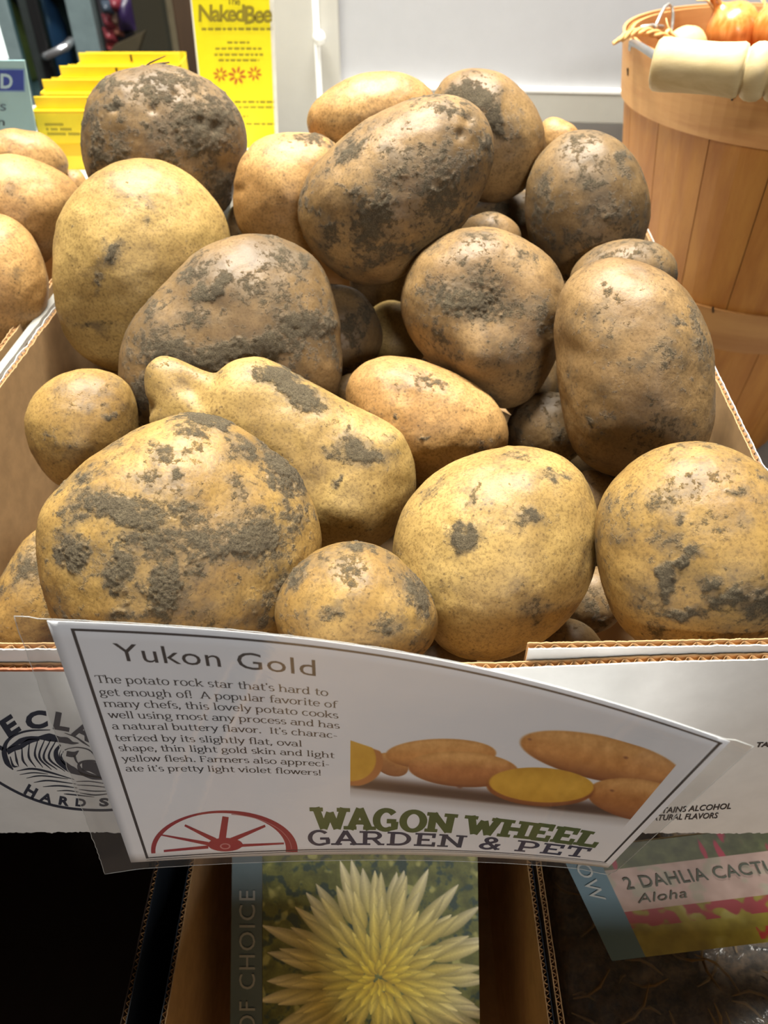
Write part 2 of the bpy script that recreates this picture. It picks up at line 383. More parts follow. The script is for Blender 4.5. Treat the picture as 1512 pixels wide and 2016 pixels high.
# turned-over white strip along the left rim
V = []; n = 60
for i in range(n):
    t = i / (n - 1); y = YF + .02 + t * (YB - YF - .03); x = XL0 + SK * (y - YF); z = CH - .2395
    V += [(x - .0062, y, z + .0002), (x - .0004, y, z + .0012 + .0003 * rnd.normal()), (x - .0002, y, z - .001)]
Fc = [(3 * i + k, 3 * i + k + 1, 3 * i + k + 4, 3 * i + k + 3) for i in range(n - 1) for k in (0, 1)]
o = mkmesh('folded_rim', V, Fc, pm('grey_rim_liner', (150, 148, 142), .6), pbox); s_ = o.modifiers.new('s', 'SOLIDIFY'); s_.thickness = .0005  # even grey, darker than the wall's white liner

# neighbouring box of potatoes at left
NX1 = XL0 - .0075
nbox = empty('cardboard_box', (NX1 - .1, .44, .921), 'second cardboard box of potatoes cut off by the left edge', 'box')
corr_wall('side_wall', nbox, (NX1, .235), (NX1 + SK * .35, .615), (1, 0), .0034, .9215, CH - .2385, M['kraft'], M['kraft'], amp=.0006)
corr_wall('side_wall', nbox, (-.47, .235), (-.47, .615), (-1, 0), .0034, .9215, CH - .2385, M['kraft'], M['kraft'])
corr_wall('front_wall', nbox, (-.47, .235), (NX1 - .001, .235), (0, -1), .0034, .9215, CH - .2385, M['kraft'], M['kraft'])
corr_wall('back_wall', nbox, (-.47, .615), (NX1 + .016, .615), (0, 1), .0034, .9215, CH - .2385, M['kraft'], M['kraft'])
mb = MB(); mb.box((-.467, .239, .9212), (NX1 - .004, .611, .9235)); mb.build('bottom', M['kraft'], nbox)

# lower boxes ---------------------------------------------------------------
ZR = CH - .44
def lowbox(label, x0, x1, y0, y1, zb, lin, pitch=.0032, th=.003, flaps=()):
    b = empty('cardboard_box', ((x0 + x1) / 2, (y0 + y1) / 2, zb), label, 'box')
    corr_wall('side_wall', b, (x0, y0), (x0, y1), (-1, 0), th, zb + .0005, ZR, lin, M['kraft'], pitch=pitch)
    corr_wall('side_wall', b, (x1, y0), (x1, y1), (1, 0), th, zb + .0005, ZR, lin, M['kraft'], pitch=pitch)
    corr_wall('front_wall', b, (x0, y0), (x1, y0), (0, -1), th, zb + .0005, ZR, lin, M['kraft'], pitch=pitch)
    corr_wall('back_wall', b, (x0, y1), (x1, y1), (0, 1), th, zb + .0005, ZR, lin, M['kraft'], pitch=pitch)
    mb = MB(); mb.box((x0 + .003, y0 + .003, zb), (x1 - .003, y1 - .003, zb + .002)); mb.build('bottom', M['kraft'], b)
    for fx0, fx1, fh in flaps:
        shade_flap = corr_wall('end_or_shade_flap', b, (fx0, y0 - .001), (fx1, y0 - .001), (0, -1), th, ZR - .004, ZR + fh, lin, M['kraft'], pitch=pitch, n=60)  # upright front flaps, out of view, added to shade the lower boxes' contents
    return b
ZL = .6756
M['kraft_k'] = M['kraft']; M['kraft'] = pm('shaded_kraft_liner', (58, 44, 34), .8)  # darkened kraft: the shade inside the left box is put into the colour
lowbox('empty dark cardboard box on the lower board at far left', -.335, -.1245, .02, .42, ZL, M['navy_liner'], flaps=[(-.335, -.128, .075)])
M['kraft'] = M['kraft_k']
lowbox('brown cardboard box holding the yellow dahlia package, lower centre', -.1085, .0825, .02, .42, ZL, M['navy_liner'], flaps=[(-.106, .016, .088)])  # partial flap added to shade the left part of the package
lowbox('cardboard box holding the bagged dahlia tubers at lower right', .0845, .36, .02, .42, ZL, M['kraft'], flaps=[(.124, .356, .095)])

# ------------------------------------------------------------------ lettering
def A_(cx, cy, rx, ry, a0, a1):
    n = max(4, int(abs(a1 - a0) / 14)); t = np.radians(np.linspace(a0, a1, n + 1)); return [(cx + rx * math.cos(x), cy + ry * math.sin(x)) for x in t]
def stem(x, y0=0, y1=1.): return [(x, y0), (x, y1)]
# glyph: (advance, strokes, serif centres (x, y, length factor))
GL = {
 'a': (.98, [A_(.44, .64, .31, .36, 150, 0) + [(.75, .2)], A_(.42, .28, .33, .28, 0, 360), [(.75, .2), (.80, .03), (.95, .03)]], []),
 'b': (1.05, [stem(.18, 0, 1.5), A_(.53, .5, .35, .5, 0, 360)], [(.10, 1.47, .6)]),
 'c': (.92, [A_(.5, .5, .38, .5, 48, 318)], []),
 'd': (1.08, [stem(.82, 0, 1.5), A_(.47, .5, .35, .5, 0, 360)], [(.74, 1.47, .6), (.92, .04, .5)]),
 'e': (.96, [A_(.5, .5, .38, .5, 5, 322), [(.13, .54), (.88, .54)]], []),
 'f': (.66, [[(.3, 0), (.3, 1.12)] + A_(.60, 1.14, .30, .36, 180, 55), [(.05, .97), (.62, .97)]], [(.3, .04, 1)]),
 'g': (1.02, [A_(.47, .63, .31, .36, 0, 360), A_(.49, -.20, .41, .26, 0, 360), [(.28, .33), (.2, .15), (.36, .06)], [(.7, .92), (.95, .97)]], []),
 'h': (1.12, [stem(.18, 0, 1.5), [(.18, .55)] + A_(.53, .62, .33, .36, 165, 0) + [(.86, 0)]], [(.18, .04, 1), (.86, .04, 1), (.10, 1.47, .6)]),
 'i': (.54, [stem(.27)], [(.27, .04, 1), (.19, .97, .6), ('dot', .27, 1.36)]),
 'k': (1.02, [stem(.18, 0, 1.5), [(.80, .97), (.22, .42)], [(.40, .58), (.88, .02)]], [(.18, .04, 1), (.86, .04, .9), (.76, .97, .8), (.10, 1.47, .6)]),
 'l': (.54, [stem(.27, 0, 1.5)], [(.27, .04, 1), (.19, 1.47, .6)]),
 'm': (1.72, [stem(.18), [(.18, .55)] + A_(.52, .62, .32, .36, 165, 0) + [(.84, 0)], [(.84, .55)] + A_(1.18, .62, .32, .36, 165, 0) + [(1.50, 0)]], [(.18, .04, 1), (.84, .04, 1), (1.5, .04, 1), (.10, .97, .6)]),
 'n': (1.12, [stem(.18), [(.18, .55)] + A_(.53, .62, .33, .36, 165, 0) + [(.86, 0)]], [(.18, .04, 1), (.86, .04, 1), (.10, .97, .6)]),
 'o': (1.04, [A_(.52, .5, .40, .5, 0, 360)], []),
 'p': (1.08, [stem(.18, -.5, 1), A_(.54, .5, .36, .5, 0, 360)], [(.18, -.48, 1), (.10, .97, .6)]),
 'r': (.78, [stem(.2), [(.2, .5)] + A_(.58, .50, .36, .46, 160, 62)], [(.2, .04, 1), (.12, .97, .6)]),
 's': (.80, [A_(.40, .74, .27, .25, 35, 250) + A_(.40, .26, .28, .25, 80, -145)], []),
 't': (.70, [[(.3, 1.32), (.3, .25)] + A_(.52, .24, .22, .23, 180, 310), [(.05, .97), (.66, .97)]], []),
 'u': (1.12, [[(.18, 1), (.18, .4)] + A_(.50, .38, .32, .36, 180, 340), stem(.84)], [(.10, .97, .6), (.76, .97, .6), (.94, .04, .5)]),
 'v': (.96, [[(.08, 1), (.48, .02)], [(.48, .02), (.88, 1)]], [(.10, .97, .9), (.86, .97, .9)]),
 'w': (1.42, [[(.08, 1), (.40, .02)], [(.40, .02), (.70, 1)], [(.70, 1), (1.0, .02)], [(1.0, .02), (1.34, 1)]], [(.10, .97, .9), (.68, .97, .7), (1.32, .97, .9)]),
 'y': (.96, [[(.08, 1), (.50, .02)], [(.88, 1), (.50, .02), (.30, -.42), (.10, -.45)]], [(.10, .97, .9), (.86, .97, .9)]),
 'z': (.86, [[(.1, .95), (.76, .95)], [(.76, .95), (.1, .05)], [(.1, .05), (.78, .05)]], []),
 'T': (1.22, [stem(.61, 0, 1.4), [(.05, 1.36), (1.17, 1.36)]], [(.61, .04, 1.1), ('v', .07, 1.25), ('v', 1.15, 1.25)]),
 'A': (1.34, [[(.12, 0), (.64, 1.4)], [(.64, 1.4), (1.20, 0)], [(.34, .5), (.98, .5)]], [(.12, .04, 1), (1.20, .04, 1)]),
 'I': (.62, [stem(.31, 0, 1.4)], [(.31, .04, 1), (.31, 1.36, 1)]),
 'F': (1.06, [stem(.25, 0, 1.4), [(.25, 1.36), (.95, 1.36)], [(.25, .75), (.75, .75)]], [(.25, .04, 1), (.2, 1.36, .7), ('v', .95, 1.25)]),
 'W': (1.78, [[(.12, 1.4), (.50, .04)], [(.50, .04), (.87, 1.1)], [(.87, 1.1), (1.24, .04)], [(1.24, .04), (1.62, 1.4)]], [(.14, 1.34, 1), (1.60, 1.34, 1)]),
 'G': (1.40, [A_(.68, .7, .52, .66, 42, 300) + [(1.16, .18), (1.16, .62)], [(.72, .64), (1.24, .64)]], []),
 'O': (1.42, [A_(.70, .7, .55, .66, 0, 360)], []),
 'N': (1.50, [stem(.25, 0, 1.4), [(.25, 1.34), (1.20, .06)], stem(1.20, 0, 1.4)], [(.25, .06, 1), (.2, 1.34, .8), (1.20, 1.34, 1)]),
 'H': (1.50, [stem(.28, 0, 1.4), stem(1.20, 0, 1.4), [(.28, .7), (1.2, .7)]], [(.28, .06, 1), (.28, 1.34, 1), (1.2, .06, 1), (1.2, 1.34, 1)]),
 'E': (1.26, [stem(.28, 0, 1.4), [(.28, 1.3), (1.08, 1.3)], [(.28, .7), (.85, .7)], [(.28, .1), (1.1, .1)]], [(.25, .06, .8), (.25, 1.34, .8), ('v', 1.05, 1.18), ('v', 1.1, .22)]),
 'L': (1.22, [stem(.28, 0, 1.4), [(.28, .1), (1.08, .1)]], [(.25, .06, .9), (.28, 1.34, 1), ('v', 1.07, .24)]),
 'R': (1.42, [stem(.28, 0, 1.4), [(.28, 1.3), (.75, 1.3)] + A_(.75, .98, .34, .32, 90, -90) + [(.28, .66)], [(.75, .66), (1.14, .06)]], [(.28, .06, 1), (.2, 1.34, .8), (1.2, .06, .6)]),
 'D': (1.40, [stem(.28, 0, 1.4), [(.28, 1.3), (.62, 1.3)] + A_(.62, .7, .58, .6, 90, -90) + [(.28, .1)]], [(.22, .06, .8), (.22, 1.34, .8)]),
 'P': (1.30, [stem(.28, 0, 1.4), [(.28, 1.3), (.72, 1.3)] + A_(.72, .95, .38, .35, 90, -90) + [(.28, .6)]], [(.28, .06, 1), (.2, 1.34, .8)]),
 '&': (1.36, [[(1.10, .0), (.40, .92)] + A_(.62, 1.08, .26, .28, 215, -30) + [(.72, .86), (.40, .62)] + A_(.50, .34, .34, .30, 110, 300) + [(.95, .35), (1.05, .62)]], [(1.08, .06, .5), (1.05, .62, .5)]),
 "'": (.34, [[(.17, 1.5), (.17, 1.15)]], []), '!': (.45, [[(.22, 1.5), (.22, .4)]], [('dot', .22, .1)]),
 ',': (.42, [[(.22, .12), (.12, -.25)]], [('dot', .20, .08)]), '.': (.42, [], [('dot', .20, .08)]), '-': (.62, [[(.08, .5), (.54, .5)]], []), ' ': (.52, [], []),
}
GL['T '] = GL['T']
def stroke_text(txt, wv, wh, sl, st, upper_serif=True, extra=0.):
    """2D letters: wv/wh = upright / level stroke width, sl/st = serif length / thickness. Returns V (n,2), faces, width"""
    V = []; Fc = []; x = 0
    def quadstrip(pts):
        pts = np.array(pts, float); d = np.diff(pts, axis=0)
        if len(pts) == 2: pts = np.array([pts[0], pts.mean(0), pts[1]]); d = np.diff(pts, axis=0)
        tg = np.zeros_like(pts); tg[:-1] += d; tg[1:] += d
        if np.allclose(pts[0], pts[-1]): tg[0] = tg[-1] = d[0] + d[-1]
        tg /= np.linalg.norm(tg, axis=1)[:, None] + 1e-9
        hw = .5 * np.sqrt((wv * tg[:, 1]) ** 2 + (wh * tg[:, 0]) ** 2); nr = np.stack([-tg[:, 1], tg[:, 0]], 1)
        n = len(V); m = len(pts)
        for p, h, k in zip(pts, hw, nr): V.append(p + k * h); V.append(p - k * h)
        for i in range(m - 1): Fc.append((n + 2 * i, n + 2 * i + 1, n + 2 * i + 3, n + 2 * i + 2))
    def rect(cx, cy, w_, h_):
        n = len(V)
        for a, b in ((-1, -1), (1, -1), (1, 1), (-1, 1)): V.append(np.array([cx + a * w_ / 2, cy + b * h_ / 2]))
        Fc.append((n, n + 1, n + 2, n + 3))
    for ch in txt:
        adv, strokes, ser = GL[ch]
        for s_ in strokes: quadstrip([(px + x, py) for px, py in s_])
        for q in ser:
            if q[0] == 'dot': rect(q[1] + x, q[2], wv * 1.25, wv * 1.25)
            elif q[0] == 'v':
                rect(q[1] + x, q[2], st * 1.1, sl * .8)
            elif sl: rect(q[0] + x, q[1] if .1 < q[1] < 1.3 or q[1] < 0 else (st / 2 if q[1] < .1 else (1.4 - st / 2 if q[1] < 1.41 else q[1])), sl * q[2], st)
        x += adv + extra
    return np.array(V), Fc, x - extra
def font_text(txt, bold=0., space=1.0, shear=0.):
    cu = bpy.data.curves.new('t', 'FONT'); cu.body = txt; cu.size = 1; cu.space_character = space; cu.offset = bold; cu.shear = shear; cu.resolution_u = 3
    o = bpy.data.objects.new('t', cu); COL.objects.link(o); dg = bpy.context.evaluated_depsgraph_get()
    me = o.evaluated_get(dg).to_mesh(); V = np.array([v.co[:2] for v in me.vertices]); Fc = [tuple(p.vertices) for p in me.polygons]
    o.evaluated_get(dg).to_mesh_clear(); bpy.data.objects.remove(o); return V, Fc

# ------------------------------------------------------------------ laminated card
W_ = 20
topk = [(92, 1222, .270), (324, 1232, .2685), (556, 1254, .266), (700, 1271, .2645), (853, 1296, .263), (974, 1322, .2605), (1100, 1352, .258), (1233, 1393, .2547), (1340, 1427, .252), (1437, 1459, .250)]
botk = [(258, 1698, .381), (400, 1689, .382), (560, 1684, .3828), (700, 1682, .383), (850, 1683, .3835), (950, 1687, .384), (1060, 1695, .3845), (1197, 1708, .385)]
def curvefit(kn, deg=4):
    P = np.array([at_depth(*k) for k in kn]); L = np.concatenate([[0], np.cumsum(np.linalg.norm(np.diff(P, axis=0), axis=1))]); u = L / L[-1]
    return [np.polyfit(u, P[:, i], deg) for i in range(3)]
TC = curvefit(topk); BC = curvefit(botk)
def pe(C, u): return np.stack([np.polyval(c, u) for c in C], -1)
def cardS(u, v):
    """u along the card, v down it; bows slightly"""
    u = np.asarray(u, float); v = np.asarray(v, float)
    a = pe(TC, u); b = pe(BC, u)
    return a + (b - a) * v[..., None]
def cardN(u, v):
    e = 1e-3; du = cardS(u + e, v) - cardS(u - e, v); dv = cardS(u, v + e) - cardS(u, v - e)
    n = np.cross(dv, du); n /= np.linalg.norm(n, axis=-1)[..., None]
    s = np.sign(np.sum(n * (CAM - cardS(u, v)), -1)); return n * s[..., None]
def card(u, v, off=0.): return cardS(u, v) + cardN(u, v) * off
def proj(P):
    L = P - CAM; s = L @ FW; return np.stack([756 + F * (L @ RT) / s, 1008 - F * (L @ UP) / s], -1)
def uvof(px, py):
    px = np.atleast_1d(np.asarray(px, float)); py = np.atleast_1d(np.asarray(py, float)); u = np.full(px.shape, .5); v = np.full(px.shape, .5)
    for _ in range(12):
        p = proj(cardS(u, v)); e = 1e-4; a = (proj(cardS(u + e, v)) - p) / e; b = (proj(cardS(u, v + e)) - p) / e
        rx = px - p[:, 0]; ry = py - p[:, 1]; det = a[:, 0] * b[:, 1] - a[:, 1] * b[:, 0]
        u = u + np.clip((rx * b[:, 1] - ry * b[:, 0]) / det, -.3, .3); v = v + np.clip((a[:, 0] * ry - a[:, 1] * rx) / det, -.3, .3)
    return u, v
M['lam_edge'] = pm('milky_laminate_edge', (190, 192, 190), .35)
sg = empty('price_card', tuple(cardS(.5, 1.)), 'laminated white Yukon Gold card with a red wheel emblem, hung on the box front', 'sign')
def sheet(name, u0, u1, v0, v1, nu, nv, off, mat, ragged=0., thick=0.):
    U, Vv = np.meshgrid(np.linspace(0, 1, nu), np.linspace(0, 1, nv)); U = U.ravel(); Vv = Vv.ravel()
    ul = u0 + 0 * Vv; uu = ul + (u1 - ul) * U; vv = v0 + (v1 - v0) * Vv
    if ragged:
        k = (U == 0); uu[k] += rnd.normal(size=k.sum()) * ragged; k = (Vv == 0); vv[k] += rnd.normal(size=k.sum()) * ragged * .5
    o = mkmesh(name, card(uu, vv, off), grid_faces(nu, nv), mat, sg, True)
    if thick: m = o.modifiers.new('s', 'SOLIDIFY'); m.thickness = thick; m.offset = 0
    return o
sheet('paper', 0, 1, 0, 1, 60, 20, 0, M['paper'], thick=.00018)
# laminate outline follows its own corners
lam = [(28, 1211), (1484, 1467), (1203, 1722), (207, 1719)]
lu, lv = uvof([p[0] for p in lam], [p[1] for p in lam])
U, Vv = np.meshgrid(np.linspace(0, 1, 90), np.linspace(0, 1, 70)); U = U.ravel(); Vv = Vv.ravel()
vt = -.012 + 0 * U; vbm = 1.035 + 0 * U
ul = np.interp(Vv, [0, 1], [lu[0], lu[3]]) + (U == 0) * rnd.normal(size=len(U)) * .0008
ur = np.interp(Vv, [0, 1], [lu[1], lu[2]])
vtop = np.interp(U, [0, 1], [lv[0], lv[1]]); vtop = np.where((U > .03) & (U < .97), -.008, vtop) + (Vv == 0) * rnd.normal(size=len(U)) * .0005
vb = np.interp(U, [0, .07, .93, 1], [lv[3], 1.035, 1.035, lv[2]])
corner = np.where((U > .985) & (Vv > .97), -.006, 0)
uu = ul + (ur - ul) * U + corner; vv = vtop + (vb - vtop) * Vv + corner
lo_ = mkmesh('clear_laminate', card(uu, vv, .0005), grid_faces(90, 70), M['laminate'], sg, True); lo_['label'] = 'clear glossy laminate margin'
for side in ('top', 'left', 'right', 'bottom'):
    t = np.linspace(0, 1, 90)
    k = {'top': Vv == 0, 'left': U == 0, 'right': U == 1, 'bottom': Vv == 1}[side]
    e_ = MB(); e_.tube(card(uu[k], vv[k], .0005), .00012, 5); e_.build('laminate_edge', M['lam_edge'], sg, True)
def on_card(name, V, Fc, u0, v0, u1, v1, sx, sy, mat, off=.00016, label=None):
    """lay 2D shape on the card: x runs u0,v0 -> u1,v1 over sx units, y is up with sy units per v"""
    V = np.asarray(V); t = V[:, 0] / sx; uu = u0 + (u1 - u0) * t; vv = v0 + (v1 - v0) * t - V[:, 1] / sy
    o = mkmesh(name, card(uu, vv, off), Fc, mat, sg)
    if label: o['label'] = label
    return o
def uv1(px, py): a, b = uvof([px], [py]); return float(a[0]), float(b[0])
# title
tv, tf = font_text('Yukon Gold', space=1.04)
tv[:, 0] -= tv[:, 0].min(); (a, b), (c, d) = uv1(231, 1300), uv1(622, 1330.5)
_, vt_ = uv1(628, 1297); capv = d - vt_
on_card('title', tv, tf, a, b, c, d, tv[:, 0].max(), .745 / capv, M['ink_black'], label='Yukon Gold in plain black letters')
LN = [("The potato rock star that's hard to", 190, 1343.5, 647, 1370), ("get enough of!  A popular favorite of", 197, 1368.5, 664, 1393.5), ("many chefs, this lovely potato cooks", 206, 1391, 667, 1414),
      ("well using most any process and has", 215, 1413, 669.5, 1434), ("a natural buttery flavor.  It's charac-", 222, 1435, 665, 1453), ("terized by its slightly flat, oval", 228, 1458, 596, 1469.5),
      ("shape, thin light gold skin and light", 235, 1478, 659, 1492), ("yellow flesh. Farmers also appreci-", 242, 1498.6, 649, 1509), ("ate it's pretty light violet flowers!", 248.5, 1518, 633, 1526)]
for s_, xa_, ya_, xb_, yb_ in LN:
    V, Fc, wd = stroke_text(s_, .19, .10, .40, .09); (a, b), (c, d) = uv1(xa_, ya_), uv1(xb_, yb_)
    on_card('text_line', V, Fc, a, b, c, d, wd, 1 / .0182, M['ink_black'])
def logo(txt, p0, p1, ptop, mat, name, label, wv, wh, sl, st, extra):
    V, Fc, wd = stroke_text(txt, wv, wh, sl, st, extra=extra); V[:, 0] -= V[:, 0].min(); (a, b), (c, d) = uv1(*p0), uv1(*p1); _, vt2 = uv1(*ptop)
    o = on_card(name, V, Fc, a, b, c, d, V[:, 0].max(), 1.4 / (d - vt2), mat, label=label)
logo('WAGON WHEEL', (612, 1632.5), (1172, 1668), (1177, 1638), M['ink_green'], 'lettering', 'olive green slab lettering', .42, .30, .72, .24, .06)
logo('GARDEN & PET', (607, 1663.5), (1152, 1688.5), (1160, 1670), M['ink_navy'], 'lettering', 'navy slab lettering', .26, .22, .62, .18, .12)
# border
cor = [uv1(143, 1239), uv1(1418, 1462), uv1(1191, 1697), uv1(290, 1688.5)]
def strip(pts, wu, n=60):
    V = []; Fc = []
    for (a, b), (c, d) in zip(pts[:-1], pts[1:]):
        k = len(V); du, dv = (c - a) * .229, (d - b) * .17; L = math.hypot(du, dv); nx, ny = -dv / L * wu / .229, du / L * wu / .17; ex, ey = du / L * wu * .5 / .229, dv / L * wu * .5 / .17
        for i in range(n + 1):
            t = i / n; x = a - ex + (c - a + 2 * ex) * t; y = b - ey + (d - b + 2 * ey) * t
            V += [(x + nx / 2, y + ny / 2), (x - nx / 2, y - ny / 2)]
        Fc += [(k + 2 * i, k + 2 * i + 1, k + 2 * i + 3, k + 2 * i + 2) for i in range(n)]
    return np.array(V), Fc
V, Fc = strip([cor[1], cor[0], cor[3]], .00125); mkmesh('border', card(V[:, 0], V[:, 1], .00016), Fc, M['ink_black'], sg)
V, Fc = strip([cor[1], cor[2], cor[3]], .0009); mkmesh('border', card(V[:, 0], V[:, 1], .00016), Fc, M['ink_black'], sg)
q = [(cor[1][0] + .006, cor[1][1] - .002), (cor[2][0] + .006, cor[2][1] + .012), (cor[3][0] - .002, cor[3][1] + .012)]
V, Fc = strip([(q[2]), (q[1])], .0004); mkmesh('border', card(V[:, 0], V[:, 1], .00016), Fc, M['ink_black'], sg)
# wheel emblem, drawn in the crop's own pixels (x = 270 + X*.3505)
def wpx(L): return [(270 + x * .3505, 1560 + y * .3505) for x, y in L]
def poly_stroke(pts, w0, w1=None, sub=6):
    """pixel polyline with tapering pixel width -> strips"""
    pts = np.array(pts, float); w1 = w0 if w1 is None else w1
    n = max(2, (len(pts) - 1) * (sub if len(pts) < 6 else 3)); t = np.linspace(0, len(pts) - 1, n + 1)
    P = np.stack([np.interp(t, range(len(pts)), pts[:, i]) for i in (0, 1)], 1)
    d = np.gradient(P, axis=0); d /= np.linalg.norm(d, axis=1)[:, None] + 1e-9; nr = np.stack([-d[:, 1], d[:, 0]], 1)
    ww = (w1 - w0) * np.linspace(0, 1, n + 1) + w0
    if isinstance(w0, (list, tuple)): pass
    V = np.empty((2 * (n + 1), 2)); V[0::2] = P + nr * ww[:, None] / 2; V[1::2] = P - nr * ww[:, None] / 2
    return V, [(2 * i, 2 * i + 1, 2 * i + 3, 2 * i + 2) for i in range(n)]
def px_on_card(name, parts, mat, off, label=None):
    V = []; Fc = []
    for v, f in parts: n = len(V); V += list(v); Fc += [tuple(i + n for i in q_) for q_ in f]
    V = np.array(V); u, v = uvof(V[:, 0], V[:, 1]); o = mkmesh(name, card(u, v, off), Fc, mat, sg)
    if label: o['label'] = label
    return o
def band_ring(P0, P1):
    """outer and inner outlines (same count) -> strip"""
    V = []; 
    for a, b in zip(P0, P1): V += [a, b]
    return np.array(V), [(2 * i, 2 * i + 1, 2 * i + 3, 2 * i + 2) for i in range(len(P0) - 1)]
def ell(cx, cy, rx, ry, a0, a1, n=40): t = np.radians(np.linspace(a0, a1, n)); return np.stack([cx + rx * np.cos(t), cy - ry * np.sin(t)], 1)
outer = np.array(wpx(ell(490, 322, 412, 222, -3, 185))); 
aa = np.linspace(0, 1, 40)
inner = np.array(wpx([(490 + (345 + 40 * k) * math.cos(math.radians(-3 + 188 * k)) + (-3 if k > .5 else 0), 322 - (190 + 22 * min(1, k * 1.6)) * math.sin(math.radians(-3 + 188 * k))) for k in aa]))
parts = [band_ring(outer, inner)]
for p, q2, w0, w1 in (((497, 135), (478, 262), 36, 40), ((268, 183), (440, 268), 12, 26), ((135, 237), (400, 287), 8, 20), ((150, 328), (400, 305), 12, 18), ((720, 186), (530, 266), 13, 26), ((825, 285), (580, 297), 10, 16)):
    parts.append(poly_stroke(wpx([p, q2]), w0 * .3505, w1 * .3505))
hub = np.array(wpx(ell(495, 292, 98, 38, 0, 360))); hc = np.array(wpx([(495, 292)] * 40)); parts.append(band_ring(hub, hc))
px_on_card('wheel_emblem', parts, M['ink_red'], .00016, 'dark red half wagon wheel')
px_on_card('wheel_highlight', [band_ring(np.array(wpx(ell(495, 300, 30, 17, 0, 360))), np.array(wpx(ell(495, 300, 21, 11, 0, 360)))),
    band_ring(np.array(wpx([(490 + (380) * math.cos(math.radians(x)), 322 - 204 * math.sin(math.radians(x))) for x in np.linspace(2, 84, 30)])), np.array(wpx([(490 + (376) * math.cos(math.radians(x)), 322 - 200 * math.sin(math.radians(x))) for x in np.linspace(2, 84, 30)])))], M['ink_redlight'], .00024)

# painted pictures (flat print): vertex colours on a fine grid
def set_cols(o, C, name='Col'):
    """C sRGB 0-255 per vertex"""
    c = np.clip(C / 255., 0, 1); lin = np.where(c <= .04045, c / 12.92, ((c + .055) / 1.055) ** 2.4)
    at = o.data.color_attributes.new(name, 'FLOAT_COLOR', 'POINT'); at.data.foreach_set('color', np.concatenate([lin, np.ones((len(lin), 1))], 1).astype(np.float32).ravel())
def over(C, m, col): return C * (1 - m[:, None]) + np.array(col, float) * m[:, None]
def ellm(X, Y, cx, cy, rx, ry, ang=0, soft=.08):
    a = math.radians(ang); x = (X - cx) * math.cos(a) + (Y - cy) * math.sin(a); y = -(X - cx) * math.sin(a) + (Y - cy) * math.cos(a)
    return 1 - sstep(1 - soft, 1, np.sqrt((x / rx) ** 2 + (y / ry) ** 2)), x / rx, y / ry
u0_, v0_ = uv1(689, 1452); u1_ = cor[1][0] - .002
U, Vv = np.meshgrid(np.linspace(0, 1, 400), np.linspace(0, 1, 230)); U = U.ravel(); Vv = Vv.ravel()
ub0, vb0 = uv1(688, 1548); ua0, _ = uv1(690, 1455)
uu = ua0 + (1 - .036 - ua0) * U
vv = .14 + (.89 - .14) * Vv
Pp = proj(cardS(uu, vv)); X, Y = Pp[:, 0], Pp[:, 1]
C = np.tile(np.array([240., 242, 247]), (len(X), 1)); P3 = np.stack([X, Y, 0 * X], 1)
nz = fbm(P3 / 22, 4); nz2 = fbm(P3 / 7 + 9, 3)
ground = Y - (1548 + (X - 688) * .109)         # lower edge of the picture
gm = sstep(6, -3, ground) * sstep(-34, -8, ground - .0 * X) * sstep(680, 700, X)
C = over(C, gm * np.interp(X, [690, 900, 1310], [1., .95, 1.]), (70, 40, 24))
gm2 = sstep(26, 2, ground) * sstep(-20, 0, ground); C = over(C, gm2 * .35, (120, 100, 85))
def spud(C, cx, cy, rx, ry, ang, base=(220, 150, 72), dark=(158, 92, 36), lite=(232, 172, 96)):
    m, x, y = ellm(X, Y, cx, cy, rx, ry, ang, .06)
    c = np.array(base) + nz[:, None] * 26 + nz2[:, None] * 10
    c = c * (1 - sstep(.1, 1, y)[:, None]) + np.array(dark) * sstep(.1, 1, y)[:, None]
    c = c + (np.array(lite) - np.array(base)) * sstep(.2, -.7, y)[:, None]
    c = c - 22 * sstep(.75, 1., np.hypot(x, y))[:, None]
    return C * (1 - m[:, None]) + c * m[:, None]
C = spud(C, 770, 1505, 36, 22, 20, (176, 112, 52)); C = spud(C, 868, 1484, 112, 31, -1)
m, x, y = ellm(X, Y, 690, 1497, 66, 52, 6, .05); m = m * sstep(0, 3, 1547 + (X - 688) * .1 - Y) * sstep(1456, 1460, Y + (690 - X) * .35 + 0)
C = over(C, m, (190, 118, 50)); m, x, y = ellm(X, Y, 690, 1494, 52, 45, 4, .06); m = m * sstep(1456, 1459, Y - (X - 690) * .33)
C = C * (1 - m[:, None]) + (np.array([222., 168, 32]) + nz[:, None] * 14) * m[:, None]
C = spud(C, 912, 1514, 112, 36, 3, (196, 122, 58)); C = spud(C, 1182, 1492, 166, 45, 12); C = spud(C, 1262, 1575, 110, 42, 9, (190, 120, 46))
C = spud(C, 1064, 1549, 110, 39, 3, (176, 104, 30)); m, x, y = ellm(X, Y, 1066, 1545, 106, 35, 3, .06)
C = C * (1 - m[:, None]) + (np.array([226., 172, 40]) + nz[:, None] * 16 + 10 * np.cos(y * 3)[:, None]) * m[:, None]
for ex, ey, er in ((1043, 1455, 7), (1232, 1491, 8), (1205, 1556, 7), (905, 1549, 9)):
    m, _, _ = ellm(X, Y, ex, ey, er, er * .55, 10, .9); C = over(C, m * .7, (120, 60, 30))
edge = sstep(.0, .01, (1 - .036) - uu)
g = grid_faces(400, 230)
o = mkmesh('potato_picture', card(uu, vv, .00010), g, M['printed'], sg); set_cols(o, C); o['label'] = 'printed picture of golden potatoes, one cut in half'

